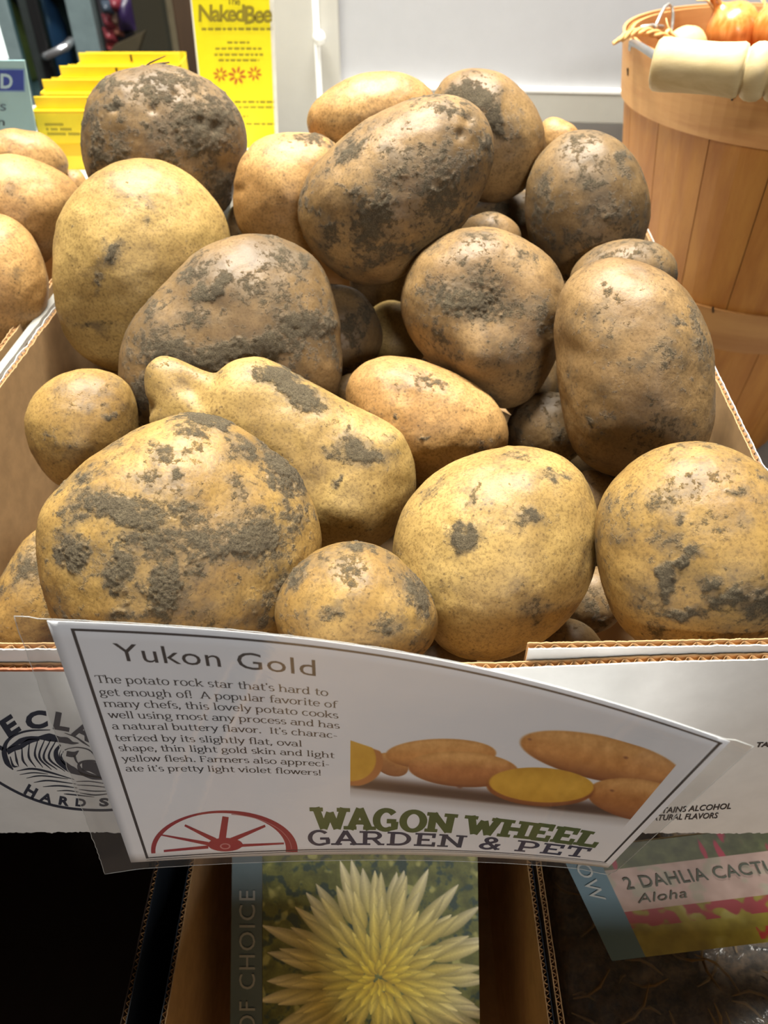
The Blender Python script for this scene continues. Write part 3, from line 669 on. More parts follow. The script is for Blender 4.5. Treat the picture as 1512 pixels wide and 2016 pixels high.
# ------------------------------------------------------------------ print on the box front
def on_face(name, parts, mat, label=None, off=.00025):
    V = []; Fc = []
    for v, f in parts: n = len(V); V += list(v); Fc += [tuple(i + n for i in q_) for q_ in f]
    P = np.array([at_y(x, y, YF - off) for x, y in V]); k = P[:, 0] > XL0 - 1; o = mkmesh(name, P, Fc, mat, fw_)
    if label: o['label'] = label
    return o
def ft_px(txt, p0, p1, ptop, bold=.02, shear=0., space=1.):
    """font text whose baseline runs p0 -> p1 (pixels of the photo on the face), cap height vector ptop"""
    V, Fc = font_text(txt, bold, space, shear); V = V.copy(); V[:, 0] -= V[:, 0].min(); V[:, 0] /= V[:, 0].max(); V[:, 1] /= .73
    p0 = np.array(p0, float); p1 = np.array(p1, float); up = np.array(ptop, float)
    return p0 + np.outer(V[:, 0], p1 - p0) + np.outer(V[:, 1], up), Fc
on_face('printed_text', [ft_px('CONTAINS ALCOHOL', (1262, 1604), (1439, 1592.5), (2, -11.5), .015, .15)], M['ink_black'], 'CONTAINS ALCOHOL in small black capitals')
on_face('printed_text', [ft_px('NATURAL FLAVORS', (1272, 1616.5), (1413, 1611), (2, -11.5), .015, .15)], M['ink_black'], 'NATURAL FLAVORS in small black capitals')
on_face('printed_text', [ft_px('TASTE', (1489, 1471), (1545, 1470), (2, -9.5), .03, .2)], M['ink_black'])
def ec(x, y): return (x * .172, 1360 + y * .172)
parts = []
for ch, (x, y), ang, wd, ht in (('T', (-60, 620), 62, 150, 190), ('E', (110, 400), 33, 170, 210), ('C', (415, 330), 8, 250, 190), ('L', (715, 350), -10, 190, 190), ('A', (960, 450), -25, 230, 190)):
    V, Fc = font_text(ch, .045); V = V.copy(); V[:, 0] = (V[:, 0] - V[:, 0].min()); V[:, 0] /= V[:, 0].max(); V[:, 0] -= .5; V[:, 1] = V[:, 1] / .73 - .5
    if ch in 'CLAE': pass
    a = math.radians(ang); X_ = V[:, 0] * wd; Y_ = V[:, 1] * ht
    xx = x + X_ * math.cos(a) - Y_ * math.sin(a) * 1.0; yy = y - X_ * math.sin(a) - Y_ * math.cos(a)
    parts.append((np.stack([xx * .172, 1360 + yy * .172], 1), Fc))
on_face('logo_lettering', parts, M['ink_navybox'], 'dark arched lettering above the wave emblem'); parts = []
for ch, (x, y), ang, wd, ht in (('H', (355, 1150), -30, 130, 120), ('A', (535, 1225), -20, 140, 95), ('R', (735, 1262), -10, 120, 95), ('D', (925, 1280), -5, 120, 85), ('S', (1190, 1275), 0, 110, 90), ('E', (1340, 1270), 3, 100, 90)):
    V, Fc = font_text(ch, .04); V = V.copy(); V[:, 0] = (V[:, 0] - V[:, 0].min()); V[:, 0] /= V[:, 0].max(); V[:, 0] -= .5; V[:, 1] = V[:, 1] / .73 - .5
    a = math.radians(ang); X_ = V[:, 0] * wd; Y_ = V[:, 1] * ht
    parts.append((np.stack([(x + X_ * math.cos(a) - Y_ * math.sin(a)) * .172, 1360 + (y - X_ * math.sin(a) - Y_ * math.cos(a)) * .172], 1), Fc))
on_face('logo_lettering', parts, M['ink_navybox'], 'small dark lettering along the lower arc')
parts = []
def es(pts, w0, w1=None):
    # Catmull-Rom smoothing
    p = np.array(pts, float)
    if len(p) > 2:
        q = np.concatenate([[2 * p[0] - p[1]], p, [2 * p[-1] - p[-2]]]); out = []
        for i in range(1, len(q) - 2):
            for t in np.linspace(0, 1, 6, endpoint=False):
                out.append(.5 * ((2 * q[i]) + (-q[i - 1] + q[i + 1]) * t + (2 * q[i - 1] - 5 * q[i] + 4 * q[i + 1] - q[i + 2]) * t * t + (-q[i - 1] + 3 * q[i] - 3 * q[i + 1] + q[i + 2]) * t ** 3))
        out.append(p[-1]); p = np.array(out)
    d = np.gradient(p, axis=0); d /= np.linalg.norm(d, axis=1)[:, None] + 1e-9; nr = np.stack([-d[:, 1], d[:, 0]], 1)
    n = len(p); t = np.linspace(0, 1, n)
    ww = (np.interp(t, np.linspace(0, 1, len(w0)), w0) if isinstance(w0, (list, tuple)) else np.linspace(w0, w0 if w1 is None else w1, n))
    V = np.empty((2 * n, 2)); V[0::2] = p + nr * ww[:, None] / 2; V[1::2] = p - nr * ww[:, None] / 2
    V = np.stack([V[:, 0] * .172, 1360 + V[:, 1] * .172], 1)
    parts.append((V, [(2 * i, 2 * i + 1, 2 * i + 3, 2 * i + 2) for i in range(n - 1)]))
es([(-200, 860), (-60, 1000), (10, 1062), (250, 1190), (520, 1290), (780, 1345), (1060, 1368), (1340, 1360), (1700, 1300), (1900, 1200)], 26)
es([(150, 905), (80, 820), (48, 700), (75, 590), (170, 510), (330, 460), (575, 450)], [10, 60, 60, 40, 22, 20, 6])
es([(90, 660), (230, 580), (330, 545), (440, 540), (560, 535), (680, 560), (760, 570), (830, 600), (900, 600)], [10, 60, 40, 30, 90, 60, 70, 30, 6])
es([(80, 700), (160, 660), (240, 640), (330, 580), (450, 560)], [70, 60, 50, 60, 20])
es([(740, 485), (860, 530), (950, 590), (1025, 640)], [4, 14, 20, 4])
for k, (x0, y0, xb_, yb_, x1_, y1_) in enumerate([(115, 755, 150, 860, 205, 870), (170, 690, 190, 800, 215, 870), (250, 650, 260, 790, 315, 870), (335, 600, 330, 760, 410, 880), (430, 570, 400, 740, 490, 880), (510, 560, 450, 760, 590, 905), (580, 560, 500, 770, 655, 905), (640, 570, 560, 770, 745, 925)]):
    es([(x0, y0), (xb_, yb_), (x1_, y1_)], [10, 26, 4])
es([(690, 620), (640, 700), (660, 790), (740, 860), (830, 910), (960, 960), (1190, 1000)], [20, 50, 60, 70, 80, 30, 10])
es([(730, 690), (700, 750), (740, 810), (810, 860)], [4, 16, 16, 4]); es([(700, 670), (680, 740), (720, 820), (790, 880)], [4, 12, 14, 4])
es([(740, 680), (800, 660), (900, 650), (1020, 680), (1100, 760)], [10, 6, 10, 12, 14]); es([(760, 720), (840, 730), (900, 690)], [60, 60, 10]); es([(850, 740), (870, 800), (900, 840)], [30, 20, 8])
es([(1180, 850), (1080, 805), (960, 810), (900, 850), (940, 930), (1060, 985), (1210, 1010)], [10, 14, 20, 30, 60, 60, 20]); es([(940, 870), (1050, 870), (1160, 930), (1220, 960)], [90, 120, 120, 60])
for (x0, y0), (xm, ym), (x1_, y1_), w0 in (((190, 918), (420, 900), (850, 1018), 20), ((225, 962), (380, 940), (550, 955), 10), ((300, 1002), (480, 975), (780, 1012), 12), ((385, 1052), (560, 1030), (875, 1070), 14), ((490, 1100), (680, 1090), (885, 1115), 14), ((650, 1148), (780, 1145), (900, 1162), 10), ((730, 1182), (820, 1190), (1080, 1218), 12), ((870, 1040), (1040, 1040), (1230, 1070), 8), ((880, 1080), (1060, 1090), (1240, 1110), 8), ((900, 1130), (1060, 1150), (1250, 1150), 10), ((910, 1170), (1080, 1195), (1255, 1180), 12)):
    es([(x0, y0), (xm, ym), (x1_, y1_)], [3, w0, w0, 3])
on_face('logo_emblem', parts, M['ink_navybox'], 'dark curling wave emblem with an arc beneath')

# ------------------------------------------------------------------ potatoes
OUT = {
'P1':[(75,1060),(85,983),(110,945),(159,912),(219,873),(282,834),(338,818),(405,816),(457,832),(516,867),(568,915),(608,978),(630,1038),(635,1090),(610,1180),(560,1260),(480,1325),(350,1345),(200,1325),(130,1270),(98,1212),(76,1120)],
'P2':[(543,1190),(552,1160),(590,1105),(640,1073),(700,1064),(760,1078),(800,1110),(835,1155),(860,1195),(862,1235),(845,1280),(800,1312),(700,1330),(600,1310),(555,1265),(541,1225)],
'P3':[(772,1080),(787,1015),(830,950),(880,912),(940,889),(1000,881),(1060,882),(1110,897),(1150,937),(1175,990),(1181,1050),(1172,1120),(1148,1180),(1110,1230),(1080,1255),(1030,1285),(975,1302),(910,1297),(865,1275),(825,1230),(785,1160)],
'P4':[(1172,1020),(1180,980),(1210,940),(1250,905),(1300,880),(1360,868),(1420,873),(1480,903),(1530,945),(1580,1010),(1600,1090),(1580,1180),(1530,1250),(1450,1285),(1350,1290),(1260,1270),(1215,1230),(1185,1160),(1172,1090)],
'P6':[(230,740),(233,690),(250,640),(290,590),(340,540),(390,492),(430,471),(490,462),(550,465),(600,485),(640,530),(660,590),(668,640),(673,700),(668,770),(640,830),(560,880),(400,890),(290,855),(245,800)],
'P7':[(48,830),(58,790),(88,755),(130,732),(180,725),(230,735),(262,770),(275,830),(260,900),(220,945),(160,965),(110,955),(75,915),(55,875)],
'P8':[(98,520),(105,440),(140,380),(190,337),(240,314),(300,310),(350,325),(400,365),(438,415),(455,470),(450,540),(420,620),(350,700),(260,730),(185,724),(140,685),(110,620),(102,570)],
'P9':[(680,770),(690,735),(720,710),(770,700),(830,708),(900,735),(950,765),(985,805),(1002,850),(1000,890),(960,925),(900,950),(830,955),(760,920),(710,870),(685,820)],
'P10':[(788,590),(795,545),(825,497),(870,462),(920,446),(980,447),(1040,470),(1090,512),(1118,560),(1120,620),(1105,690),(1075,750),(1040,790),(990,808),(950,790),(895,748),(840,705),(798,650)],
'P11':[(1090,650),(1095,600),(1112,560),(1150,525),(1200,508),(1250,512),(1320,540),(1370,590),(1400,660),(1408,750),(1405,840),(1388,890),(1330,930),(1250,942),(1190,936),(1150,913),(1115,850),(1098,760)],
'P12':[(1118,550),(1130,520),(1165,490),(1210,472),(1260,470),(1310,486),(1335,520),(1332,560),(1290,610),(1200,630),(1140,600)],
'P13':[(585,415),(590,378),(618,327),(659,285),(724,234),(793,200),(863,183),(918,193),(955,225),(974,271),(969,322),(951,378),(909,452),(854,498),(793,544),(733,563),(687,554),(641,517),(599,470)],
'P14':[(458,387),(467,322),(493,285),(530,264),(585,259),(631,264),(668,285),(695,350),(685,430),(630,500),(550,507),(490,480),(463,440)],
'P15':[(600,245),(610,215),(640,180),(690,150),(750,138),(810,148),(850,175),(865,220),(840,270),(780,310),(700,320),(630,290)],
'P16':[(858,165),(900,139),(946,132),(993,146),(1034,179),(1062,225),(1073,276),(1067,325),(1039,370),(993,397),(945,400),(900,370),(860,300),(848,220)],
'P17':[(1033,400),(1040,350),(1060,305),(1100,268),(1150,253),(1200,262),(1245,300),(1272,350),(1283,410),(1275,460),(1240,520),(1180,560),(1110,555),(1060,510),(1036,455)],
'P18':[(1060,260),(1070,235),(1100,230),(1135,250),(1160,290),(1120,340),(1070,330)],
'P19':[(159,250),(165,218),(177,188),(198,160),(230,140),(270,127),(317,124),(369,134),(417,158),(456,194),(480,234),(491,274),(480,320),(468,365),(450,410),(400,440),(300,430),(210,400),(170,350),(160,300)],
'P20':[(-80,400),(-60,330),(0,302),(50,305),(100,328),(140,350),(160,378),(150,430),(110,500),(60,540),(-20,540)],
'P21':[(-40,290),(0,254),(40,253),(90,265),(125,295),(138,335),(100,370),(0,370)],
'P22':[(-120,540),(-80,440),(0,414),(40,440),(80,490),(97,550),(95,600),(70,660),(30,690),(-30,698),(-90,660)],
'P23':[(108,345),(130,332),(160,336),(180,370),(170,400),(130,400)],
'P24':[(-14,1180),(8,1120),(45,1065),(90,1030),(140,1040),(170,1120),(160,1220),(100,1300),(0,1310),(-30,1240)],
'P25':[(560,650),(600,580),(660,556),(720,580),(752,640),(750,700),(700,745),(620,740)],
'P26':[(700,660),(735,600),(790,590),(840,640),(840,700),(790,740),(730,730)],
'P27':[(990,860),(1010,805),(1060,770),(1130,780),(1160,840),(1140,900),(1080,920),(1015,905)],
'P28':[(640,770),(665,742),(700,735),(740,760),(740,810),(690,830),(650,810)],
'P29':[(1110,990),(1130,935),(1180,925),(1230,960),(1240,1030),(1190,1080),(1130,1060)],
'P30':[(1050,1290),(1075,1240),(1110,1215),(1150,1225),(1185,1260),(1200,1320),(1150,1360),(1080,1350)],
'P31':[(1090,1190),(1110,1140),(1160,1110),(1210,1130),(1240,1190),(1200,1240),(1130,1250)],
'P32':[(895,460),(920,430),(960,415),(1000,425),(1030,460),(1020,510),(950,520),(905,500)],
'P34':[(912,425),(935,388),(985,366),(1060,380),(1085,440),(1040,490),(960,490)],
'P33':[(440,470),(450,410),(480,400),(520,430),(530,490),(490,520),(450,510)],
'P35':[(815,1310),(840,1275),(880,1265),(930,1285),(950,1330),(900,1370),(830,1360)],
'P5':[(275,740),(283,712),(303,698),(330,694),(352,700),(370,714),(382,734),(405,738),(440,715),(470,697),(510,689),(560,694),(600,712),(640,735),(690,770),(740,815),(775,850),(800,905),(828,965),(815,1010),(770,1070),(700,1110),(600,1090),(480,1010),(380,930),(305,840),(283,790)],
}

S = {'P1': (0.3516, 0.66), 'P2': (0.3353, 0.85), 'P3': (0.3646, 0.8), 'P4': (0.3319, 0.75), 'P6': (0.4543, 0.61), 'P7': (0.4228, 0.85), 'P8': (0.4879, 0.66), 'P9': (0.4453, 0.8), 'P10': (0.454, 0.8), 'P11': (0.4094, 0.75), 'P12': (0.4644, 0.8), 'P13': (0.4602, 0.8), 'P14': (0.5066, 0.8), 'P15': (0.5103, 0.8), 'P16': (0.4995, 0.8), 'P17': (0.491, 0.8), 'P18': (0.5332, 0.8), 'P19': (0.5106, 0.7), 'P20': (0.53, 0.8), 'P21': (0.5715, 0.8), 'P22': (0.49, 0.8), 'P23': (0.5985, 0.8), 'P24': (0.41, 0.8), 'P25': (0.5051, 0.8), 'P26': (0.54, 0.8), 'P27': (0.4631, 0.8), 'P28': (0.49, 0.8), 'P29': (0.43, 0.8), 'P30': (0.39, 0.8), 'P31': (0.42, 0.8), 'P32': (0.5, 0.8), 'P34': (0.55, 0.8), 'P33': (0.55, 0.8), 'P35': (0.3746, 0.8), 'P5': (0.4097, 0.6)}
FILL = [(0.001, 0.312, 0.954, 0.0272), (0.074, 0.532, 0.966, 0.0291), (-0.135, 0.459, 1.002, 0.0356), (0.047, 0.342, 0.961, 0.0245), (0.043, 0.426, 1.008, 0.0325), (-0.115, 0.357, 0.998, 0.0255), (-0.078, 0.522, 1.037, 0.0286), (-0.042, 0.46, 0.988, 0.0247), (-0.075, 0.401, 0.97, 0.0294), (-0.275, 0.33, 1.005, 0.0273), (-0.081, 0.471, 0.955, 0.031), (0.065, 0.277, 0.973, 0.0274), (0.115, 0.473, 1.035, 0.0263), (0.007, 0.262, 0.98, 0.0247), (-0.14, 0.53, 1.027, 0.0294), (0.125, 0.487, 0.962, 0.027), (-0.027, 0.37, 0.984, 0.0337), (0.137, 0.544, 1.09, 0.0267), (-0.171, 0.407, 0.988, 0.0261), (0.101, 0.403, 0.967, 0.0286), (0.02, 0.504, 0.97, 0.0296), (-0.289, 0.534, 1.017, 0.0293), (-0.163, 0.345, 0.991, 0.0261), (-0.281, 0.373, 1.051, 0.0343), (-0.067, 0.313, 0.986, 0.0264), (0.075, 0.449, 0.962, 0.0255), (0.121, 0.328, 0.97, 0.0282), (-0.0, 0.541, 1.038, 0.0306), (-0.131, 0.265, 0.974, 0.0272), (-0.037, 0.518, 0.983, 0.0265), (0.016, 0.423, 0.954, 0.028), (-0.262, 0.445, 0.984, 0.0288), (0.139, 0.416, 1.039, 0.0316), (0.058, 0.54, 1.023, 0.0248), (0.125, 0.536, 1.021, 0.0247), (-0.11, 0.531, 0.958, 0.0261), (0.01, 0.534, 1.095, 0.0251), (-0.261, 0.34, 0.954, 0.0249), (0.057, 0.486, 1.04, 0.0249), (-0.294, 0.434, 1.029, 0.0292), (-0.3, 0.5, 1.059, 0.0289), (-0.132, 0.42, 0.953, 0.028), (-0.169, 0.3, 0.952, 0.0274), (-0.175, 0.524, 0.983, 0.0271), (0.143, 0.275, 1.02, 0.0268), (-0.261, 0.485, 1.03, 0.0251), (0.147, 0.38, 0.97, 0.0247), (-0.034, 0.275, 0.958, 0.0256), (-0.109, 0.354, 0.95, 0.0263), (-0.27, 0.39, 0.99, 0.0249), (-0.078, 0.445, 1.015, 0.025), (0.14, 0.437, 0.961, 0.0264), (-0.182, 0.524, 1.062, 0.0246), (0.052, 0.519, 1.074, 0.0241), (-0.123, 0.304, 1.014, 0.0286), (-0.289, 0.491, 0.952, 0.0285), (0.053, 0.32, 1.002, 0.0243), (0.144, 0.349, 1.008, 0.0243), (-0.177, 0.463, 0.953, 0.0268), (-0.267, 0.318, 1.056, 0.0247), (0.082, 0.489, 0.998, 0.0262), (0.094, 0.433, 1.02, 0.0241), (-0.093, 0.297, 0.949, 0.0243)]
KF = 6
def feval(c, th):
    v = c[0] + 0 * th
    for k in range(1, KF + 1): v = v + c[2 * k - 1] * np.cos(k * th) + c[2 * k] * np.sin(k * th)
    return np.exp(v)
def outline_geom(name):
    pts = np.array(OUT[name], float); s, d = S[name]
    x, y = pts[:, 0], pts[:, 1]; x1, y1 = np.roll(x, -1), np.roll(y, -1); cr = x * y1 - x1 * y; a = cr.sum() / 2
    cx = ((x + x1) * cr).sum() / 6 / a; cy = ((y + y1) * cr).sum() / 6 / a
    n = len(pts); q = np.array([pts[i] * (1 - t) + pts[(i + 1) % n] * t for i in range(n) for t in (0, .25, .5, .75)])
    C = at_depth(cx, cy, s); dv = C - CAM; dist = np.linalg.norm(dv); dv = dv / dist
    r = RT - (RT @ dv) * dv; r /= np.linalg.norm(r); u = np.cross(r, dv); ab = []
    for p in q:
        w_ = ray(*p); t = (dv @ (C - CAM)) / (dv @ w_); P = CAM + w_ * t - C; ab.append((P @ r, P @ u))
    ab = np.array(ab); th = np.arctan2(ab[:, 1], ab[:, 0]); R = np.hypot(ab[:, 0], ab[:, 1])
    Am = [np.ones_like(th)]
    for k in range(1, KF + 1): Am += [np.cos(k * th), np.sin(k * th)]
    Am = np.stack(Am, 1); Wm = np.diag([0] + [1e-4 * k ** 4 for k in range(1, KF + 1) for _ in (0, 1)]) * len(th)
    c = np.linalg.solve(Am.T @ Am + Wm, Am.T @ np.log(R)); Rm = math.exp(c[0]); D = d * Rm; c[0] -= .45 * (D / dist) ** 2
    return dict(C=C, r=r, u=u, d=dv, c=c, D=D, Rm=Rm, s=s, px=(cx, cy))
_ico = {}
def ico(n):
    if n not in _ico:
        bm = bmesh.new(); bmesh.ops.create_icosphere(bm, subdivisions=n, radius=1); bm.verts.ensure_lookup_table()
        _ico[n] = (np.array([v.co[:] for v in bm.verts]), np.array([[v.index for v in f.verts] for f in bm.faces])); bm.free()
    V, Fc = _ico[n]; return V / np.linalg.norm(V, axis=1)[:, None], Fc
def vnormals(V, Fc):
    fn = np.cross(V[Fc[:, 1]] - V[Fc[:, 0]], V[Fc[:, 2]] - V[Fc[:, 0]]); N = np.zeros_like(V)
    for k in range(3): np.add.at(N, Fc[:, k], fn)
    return N / (np.linalg.norm(N, axis=1)[:, None] + 1e-12)
# dirt: (px, py, rx, ry, angle, strength); dents: (px, py, r px, depth mm)
DIRT = {
 'P1': [(225, 1000, 85, 30, 20, 1), (290, 1015, 60, 40, 0, .8), (150, 1090, 40, 45, 0, .8), (235, 1120, 32, 62, 10, .75), (325, 1160, 40, 95, 5, .8), (300, 1065, 110, 40, 5, .6), (400, 1070, 110, 50, 15, .6), (500, 1060, 90, 60, -5, .8), (560, 925, 40, 80, -40, .75), (405, 824, 70, 12, 6, 1.1), (330, 890, 55, 28, 10, .55), (345, 940, 18, 25, 0, .6), (240, 1205, 30, 40, 0, .6), (590, 1020, 30, 60, 0, .5), (170, 930, 40, 20, -35, .6), (450, 1250, 60, 30, 0, .3), (560, 1150, 40, 60, 20, .5)],
 'P2': [(690, 1120, 40, 50, 20, .45), (650, 1205, 30, 25, 0, .55), (825, 1170, 30, 70, -15, .75), (590, 1125, 20, 50, 30, .6), (715, 1080, 45, 14, 8, .7), (760, 1230, 40, 30, 0, .5)],
 'P3': [(915, 1062, 32, 24, -25, 1.3), (1030, 1022, 50, 28, -10, .62), (1055, 1200, 35, 38, 0, .55), (928, 975, 8, 35, 25, .5), (1090, 935, 50, 18, 15, .5), (860, 960, 50, 14, -30, .4), (1020, 900, 60, 14, 0, .4)],
 'P4': [(1310, 1150, 22, 50, 15, .95), (1345, 1105, 50, 16, -30, .8), (1400, 1145, 30, 22, 0, .8), (1440, 1180, 60, 25, 0, .7), (1300, 985, 60, 35, -20, .4), (1230, 1000, 40, 40, 0, .35), (1440, 970, 30, 16, 0, .6), (1340, 1210, 50, 14, 0, .8), (1500, 1190, 60, 50, 0, .7), (1340, 1020, 16, 10, 0, .5), (1400, 1050, 90, 30, 0, .3)],
 'P5': [(555, 742, 55, 24, 20, 1.15), (590, 775, 62, 26, 30, 1.15), (715, 890, 62, 26, 15, .95), (655, 885, 30, 12, 0, .6), (300, 730, 25, 40, 20, .35), (690, 855, 14, 12, 0, .6), (665, 940, 10, 18, 0, .7), (640, 800, 80, 30, 30, .3), (765, 865, 14, 16, 0, .4)],
 'P6': [(418, 568, 48, 18, -30, 1.05), (385, 535, 40, 25, -30, .6), (330, 690, 90, 50, 20, .7), (460, 690, 150, 30, -8, 1.0), (590, 640, 60, 40, 10, .8), (560, 585, 60, 70, 0, .4), (560, 500, 50, 30, 20, .5), (275, 770, 25, 50, 10, .8), (640, 640, 14, 70, -10, .6), (380, 620, 50, 30, 0, .5), (500, 560, 40, 30, 0, .45)],
 'P7': [(130, 875, 50, 18, 10, .4), (208, 815, 22, 15, 0, .7), (100, 850, 20, 14, 0, .4), (190, 770, 40, 14, 0, .3)],
 'P8': [(220, 500, 28, 22, 0, .75), (190, 555, 8, 45, 5, .5), (290, 395, 14, 22, 0, .35), (280, 430, 12, 14, 0, .4), (150, 450, 20, 14, 0, .2), (180, 640, 60, 14, 0, .4)],
 'P9': [(855, 757, 42, 18, 20, .6), (780, 822, 10, 9, 0, .6), (835, 858, 12, 9, 0, .6), (950, 880, 35, 16, -20, .5), (780, 760, 30, 12, 0, .3)],
 'P10': [(920, 590, 110, 50, 10, .8), (960, 560, 60, 50, 0, .6), (1010, 610, 80, 45, 0, .5), (940, 470, 60, 25, 0, .5), (860, 640, 50, 30, 0, .4), (1040, 700, 40, 40, 0, .35)],
 'P11': [(1310, 700, 60, 45, 0, .5), (1190, 585, 15, 35, 0, .5), (1375, 640, 30, 110, -5, .5), (1162, 835, 10, 22, -20, .8), (1300, 850, 100, 60, 0, .45), (1240, 710, 50, 16, 0, .4), (1330, 640, 25, 15, 0, .6)],
 'P12': [(1220, 500, 90, 25, 0, .45), (1300, 520, 30, 30, 0, .5)],
 'P13': [(735, 430, 40, 85, 20, .8), (800, 330, 130, 50, -30, .45), (690, 300, 60, 20, -35, .6), (890, 215, 60, 18, 0, .6), (870, 380, 70, 90, 20, .6), (700, 380, 40, 20, 0, .5), (930, 330, 40, 70, 10, .4), (760, 500, 90, 30, -20, .5)],
 'P14': [(620, 275, 60, 14, 5, .7), (530, 320, 20, 10, 0, .3)], 'P15': [(700, 230, 40, 14, 0, .25), (625, 155, 6, 6, 0, .6)],
 'P16': [(930, 190, 50, 26, 10, 1.15), (975, 235, 20, 40, -20, 1.0), (890, 170, 30, 14, 0, .7), (1020, 260, 30, 60, 0, .4), (950, 150, 60, 10, 0, .3)],
 'P17': [(1160, 350, 60, 30, 0, .6), (1200, 420, 70, 60, 0, .5), (1080, 380, 30, 60, 0, .6), (1150, 470, 80, 30, 0, .5), (1230, 310, 20, 16, 0, .7), (1120, 300, 40, 20, 0, .4)],
 'P19': [(400, 250, 90, 80, 0, .75), (350, 160, 100, 25, 8, .6), (225, 208, 22, 12, 0, .9), (430, 230, 40, 60, -20, .8), (230, 330, 60, 30, 0, .4), (300, 200, 60, 30, 0, .4), (330, 330, 50, 40, 0, .4), (430, 360, 40, 40, 0, .7), (205, 165, 25, 12, -30, .8), (390, 285, 30, 20, 30, .8)],
 'P20': [(20, 380, 30, 20, 0, .4)], 'P22': [(30, 540, 30, 10, 0, .3)], 'P24': [(60, 1110, 60, 50, -30, .6), (90, 1180, 30, 30, 0, .4)],
}
DENT = {
 'P1': [(568, 925, 40, -1.6), (545, 900, 70, 1.2), (430, 990, 60, 1.2), (130, 950, 60, 1.5), (320, 850, 40, .8)], 'P3': [(885, 1032, 14, .9), (1030, 1270, 16, 1.2), (850, 1250, 30, 1.), (1000, 884, 10, -.6)],
 'P4': [(1350, 1150, 50, 2.0), (1300, 1000, 70, -1.2)], 'P5': [(374, 757, 24, 3.5), (392, 790, 26, 2.), (290, 802, 16, 2.5), (770, 870, 22, -1.5), (640, 930, 60, 1.5), (520, 880, 80, 1.2)], 'P6': [(400, 660, 110, 2.5), (520, 720, 60, 2), (430, 560, 30, -1.2), (655, 640, 20, -1.)],
 'P8': [(190, 640, 75, 3.), (130, 500, 60, 1.2), (250, 520, 60, -1.)], 'P10': [(985, 615, 80, 8.0), (935, 700, 50, -6.), (940, 560, 70, 2.5), (1010, 560, 60, 1.8)],
 'P11': [(1125, 690, 26, 2.2), (1150, 560, 60, -1.), (1270, 600, 60, -1.5)], 'P13': [(925, 232, 12, 1.8), (910, 262, 14, 1.8), (645, 390, 50, -1.)], 'P14': [(470, 375, 12, 1.4)],
 'P16': [(970, 200, 30, -1.5)], 'P19': [(225, 212, 12, 2.0), (425, 250, 16, 2.4), (395, 240, 14, 2.2), (440, 330, 20, 1.6), (300, 215, 10, 1.6), (270, 150, 30, 1.5), (345, 185, 10, 1.4)], 'P9': [(850, 790, 60, 1.0)], 'P17': [(1245, 285, 12, 1.0)],
}
# matl, dirt level, subdivisions, label
INFO = {
 'P1': ('pot_gold', .34, 8, 'largest potato, crusted with soil, at front left just above the card'),
 'P2': ('pot_gold', .26, 7, 'small round potato at the front, half hidden by the top edge of the card'),
 'P3': ('pot_pale', .12, 7, 'smooth oval golden potato with one round soil scab, front centre right'),
 'P4': ('pot_gold', .26, 7, 'big round potato cut off by the right edge, behind the folded flap'),
 'P5': ('pot_pale', .14, 7, 'knobbly pale potato with a small round knob at its upper left end'),
 'P6': ('pot_brown', .34, 7, 'large soil-caked potato directly behind the knobbly one'),
 'P7': ('pot_gold', .14, 6, 'small round potato against the left box wall'),
 'P8': ('pot_pale', .04, 7, 'clean pale yellow potato standing upright at left, below the dark brown one'),
 'P9': ('pot_orange', .10, 7, 'smooth peach-toned oval potato lying in the centre of the heap'),
 'P10': ('pot_tan', .28, 7, 'round potato with a grey hollow in its face, centre right'),
 'P11': ('pot_tan', .20, 7, 'tall upright egg-shaped potato beside the right box wall'),
 'P12': ('pot_brown', .28, 6, 'small potato peeping out behind the tall upright one, near the basket'),
 'P13': ('pot_tan', .34, 7, 'long potato lying slantwise on top of the heap'),
 'P14': ('pot_orange', .06, 6, 'round peach-coloured potato left of the long slanting one'),
 'P15': ('pot_orange', .03, 6, 'clean bright potato at the top, behind the long slanting one'),
 'P16': ('pot_tan', .16, 6, 'upright potato with a patch of dark soil at the top right of the heap'),
 'P17': ('pot_brown', .32, 6, 'mottled round potato touching the wooden basket'),
 'P18': ('pot_orange', .05, 5, 'sliver of a pale potato behind the mottled one by the basket'),
 'P19': ('pot_brown', .42, 7, 'big dark brown rough potato at the top left, in front of the yellow cartons'),
 'P20': ('pot_orange', .05, 6, 'yellow potato in the left box, the middle one of its three large ones'),
 'P21': ('pot_orange', .05, 6, 'rearmost pale potato at the left edge, below the pale blue sign'),
 'P22': ('pot_orange', .08, 6, 'nearest potato in the left box, overhanging its side wall'),
 'P23': ('pot_orange', .12, 5, 'tiny bit of potato between the left box and the dark brown potato'),
 'P24': ('pot_gold', .26, 6, 'potato low in the front left corner behind the clear laminate margin'),
 'P25': ('pot_brown', .30, 6, 'shaded brown potato under the long slanting one'),
 'P26': ('pot_pale', .10, 5, 'shaded greenish potato deep in the central gap of the heap'),
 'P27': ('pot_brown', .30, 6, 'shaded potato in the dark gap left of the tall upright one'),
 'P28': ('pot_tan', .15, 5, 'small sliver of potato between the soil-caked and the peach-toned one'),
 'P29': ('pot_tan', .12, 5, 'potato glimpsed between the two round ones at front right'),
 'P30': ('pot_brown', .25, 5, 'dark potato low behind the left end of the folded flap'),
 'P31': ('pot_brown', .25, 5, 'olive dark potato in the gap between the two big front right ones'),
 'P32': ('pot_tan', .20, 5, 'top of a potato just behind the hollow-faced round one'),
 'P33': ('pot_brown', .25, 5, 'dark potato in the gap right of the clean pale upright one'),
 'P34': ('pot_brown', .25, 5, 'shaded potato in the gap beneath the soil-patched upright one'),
 'P35': ('pot_brown', .20, 5, 'shaded potato low behind the card, right of the small round one'),
}
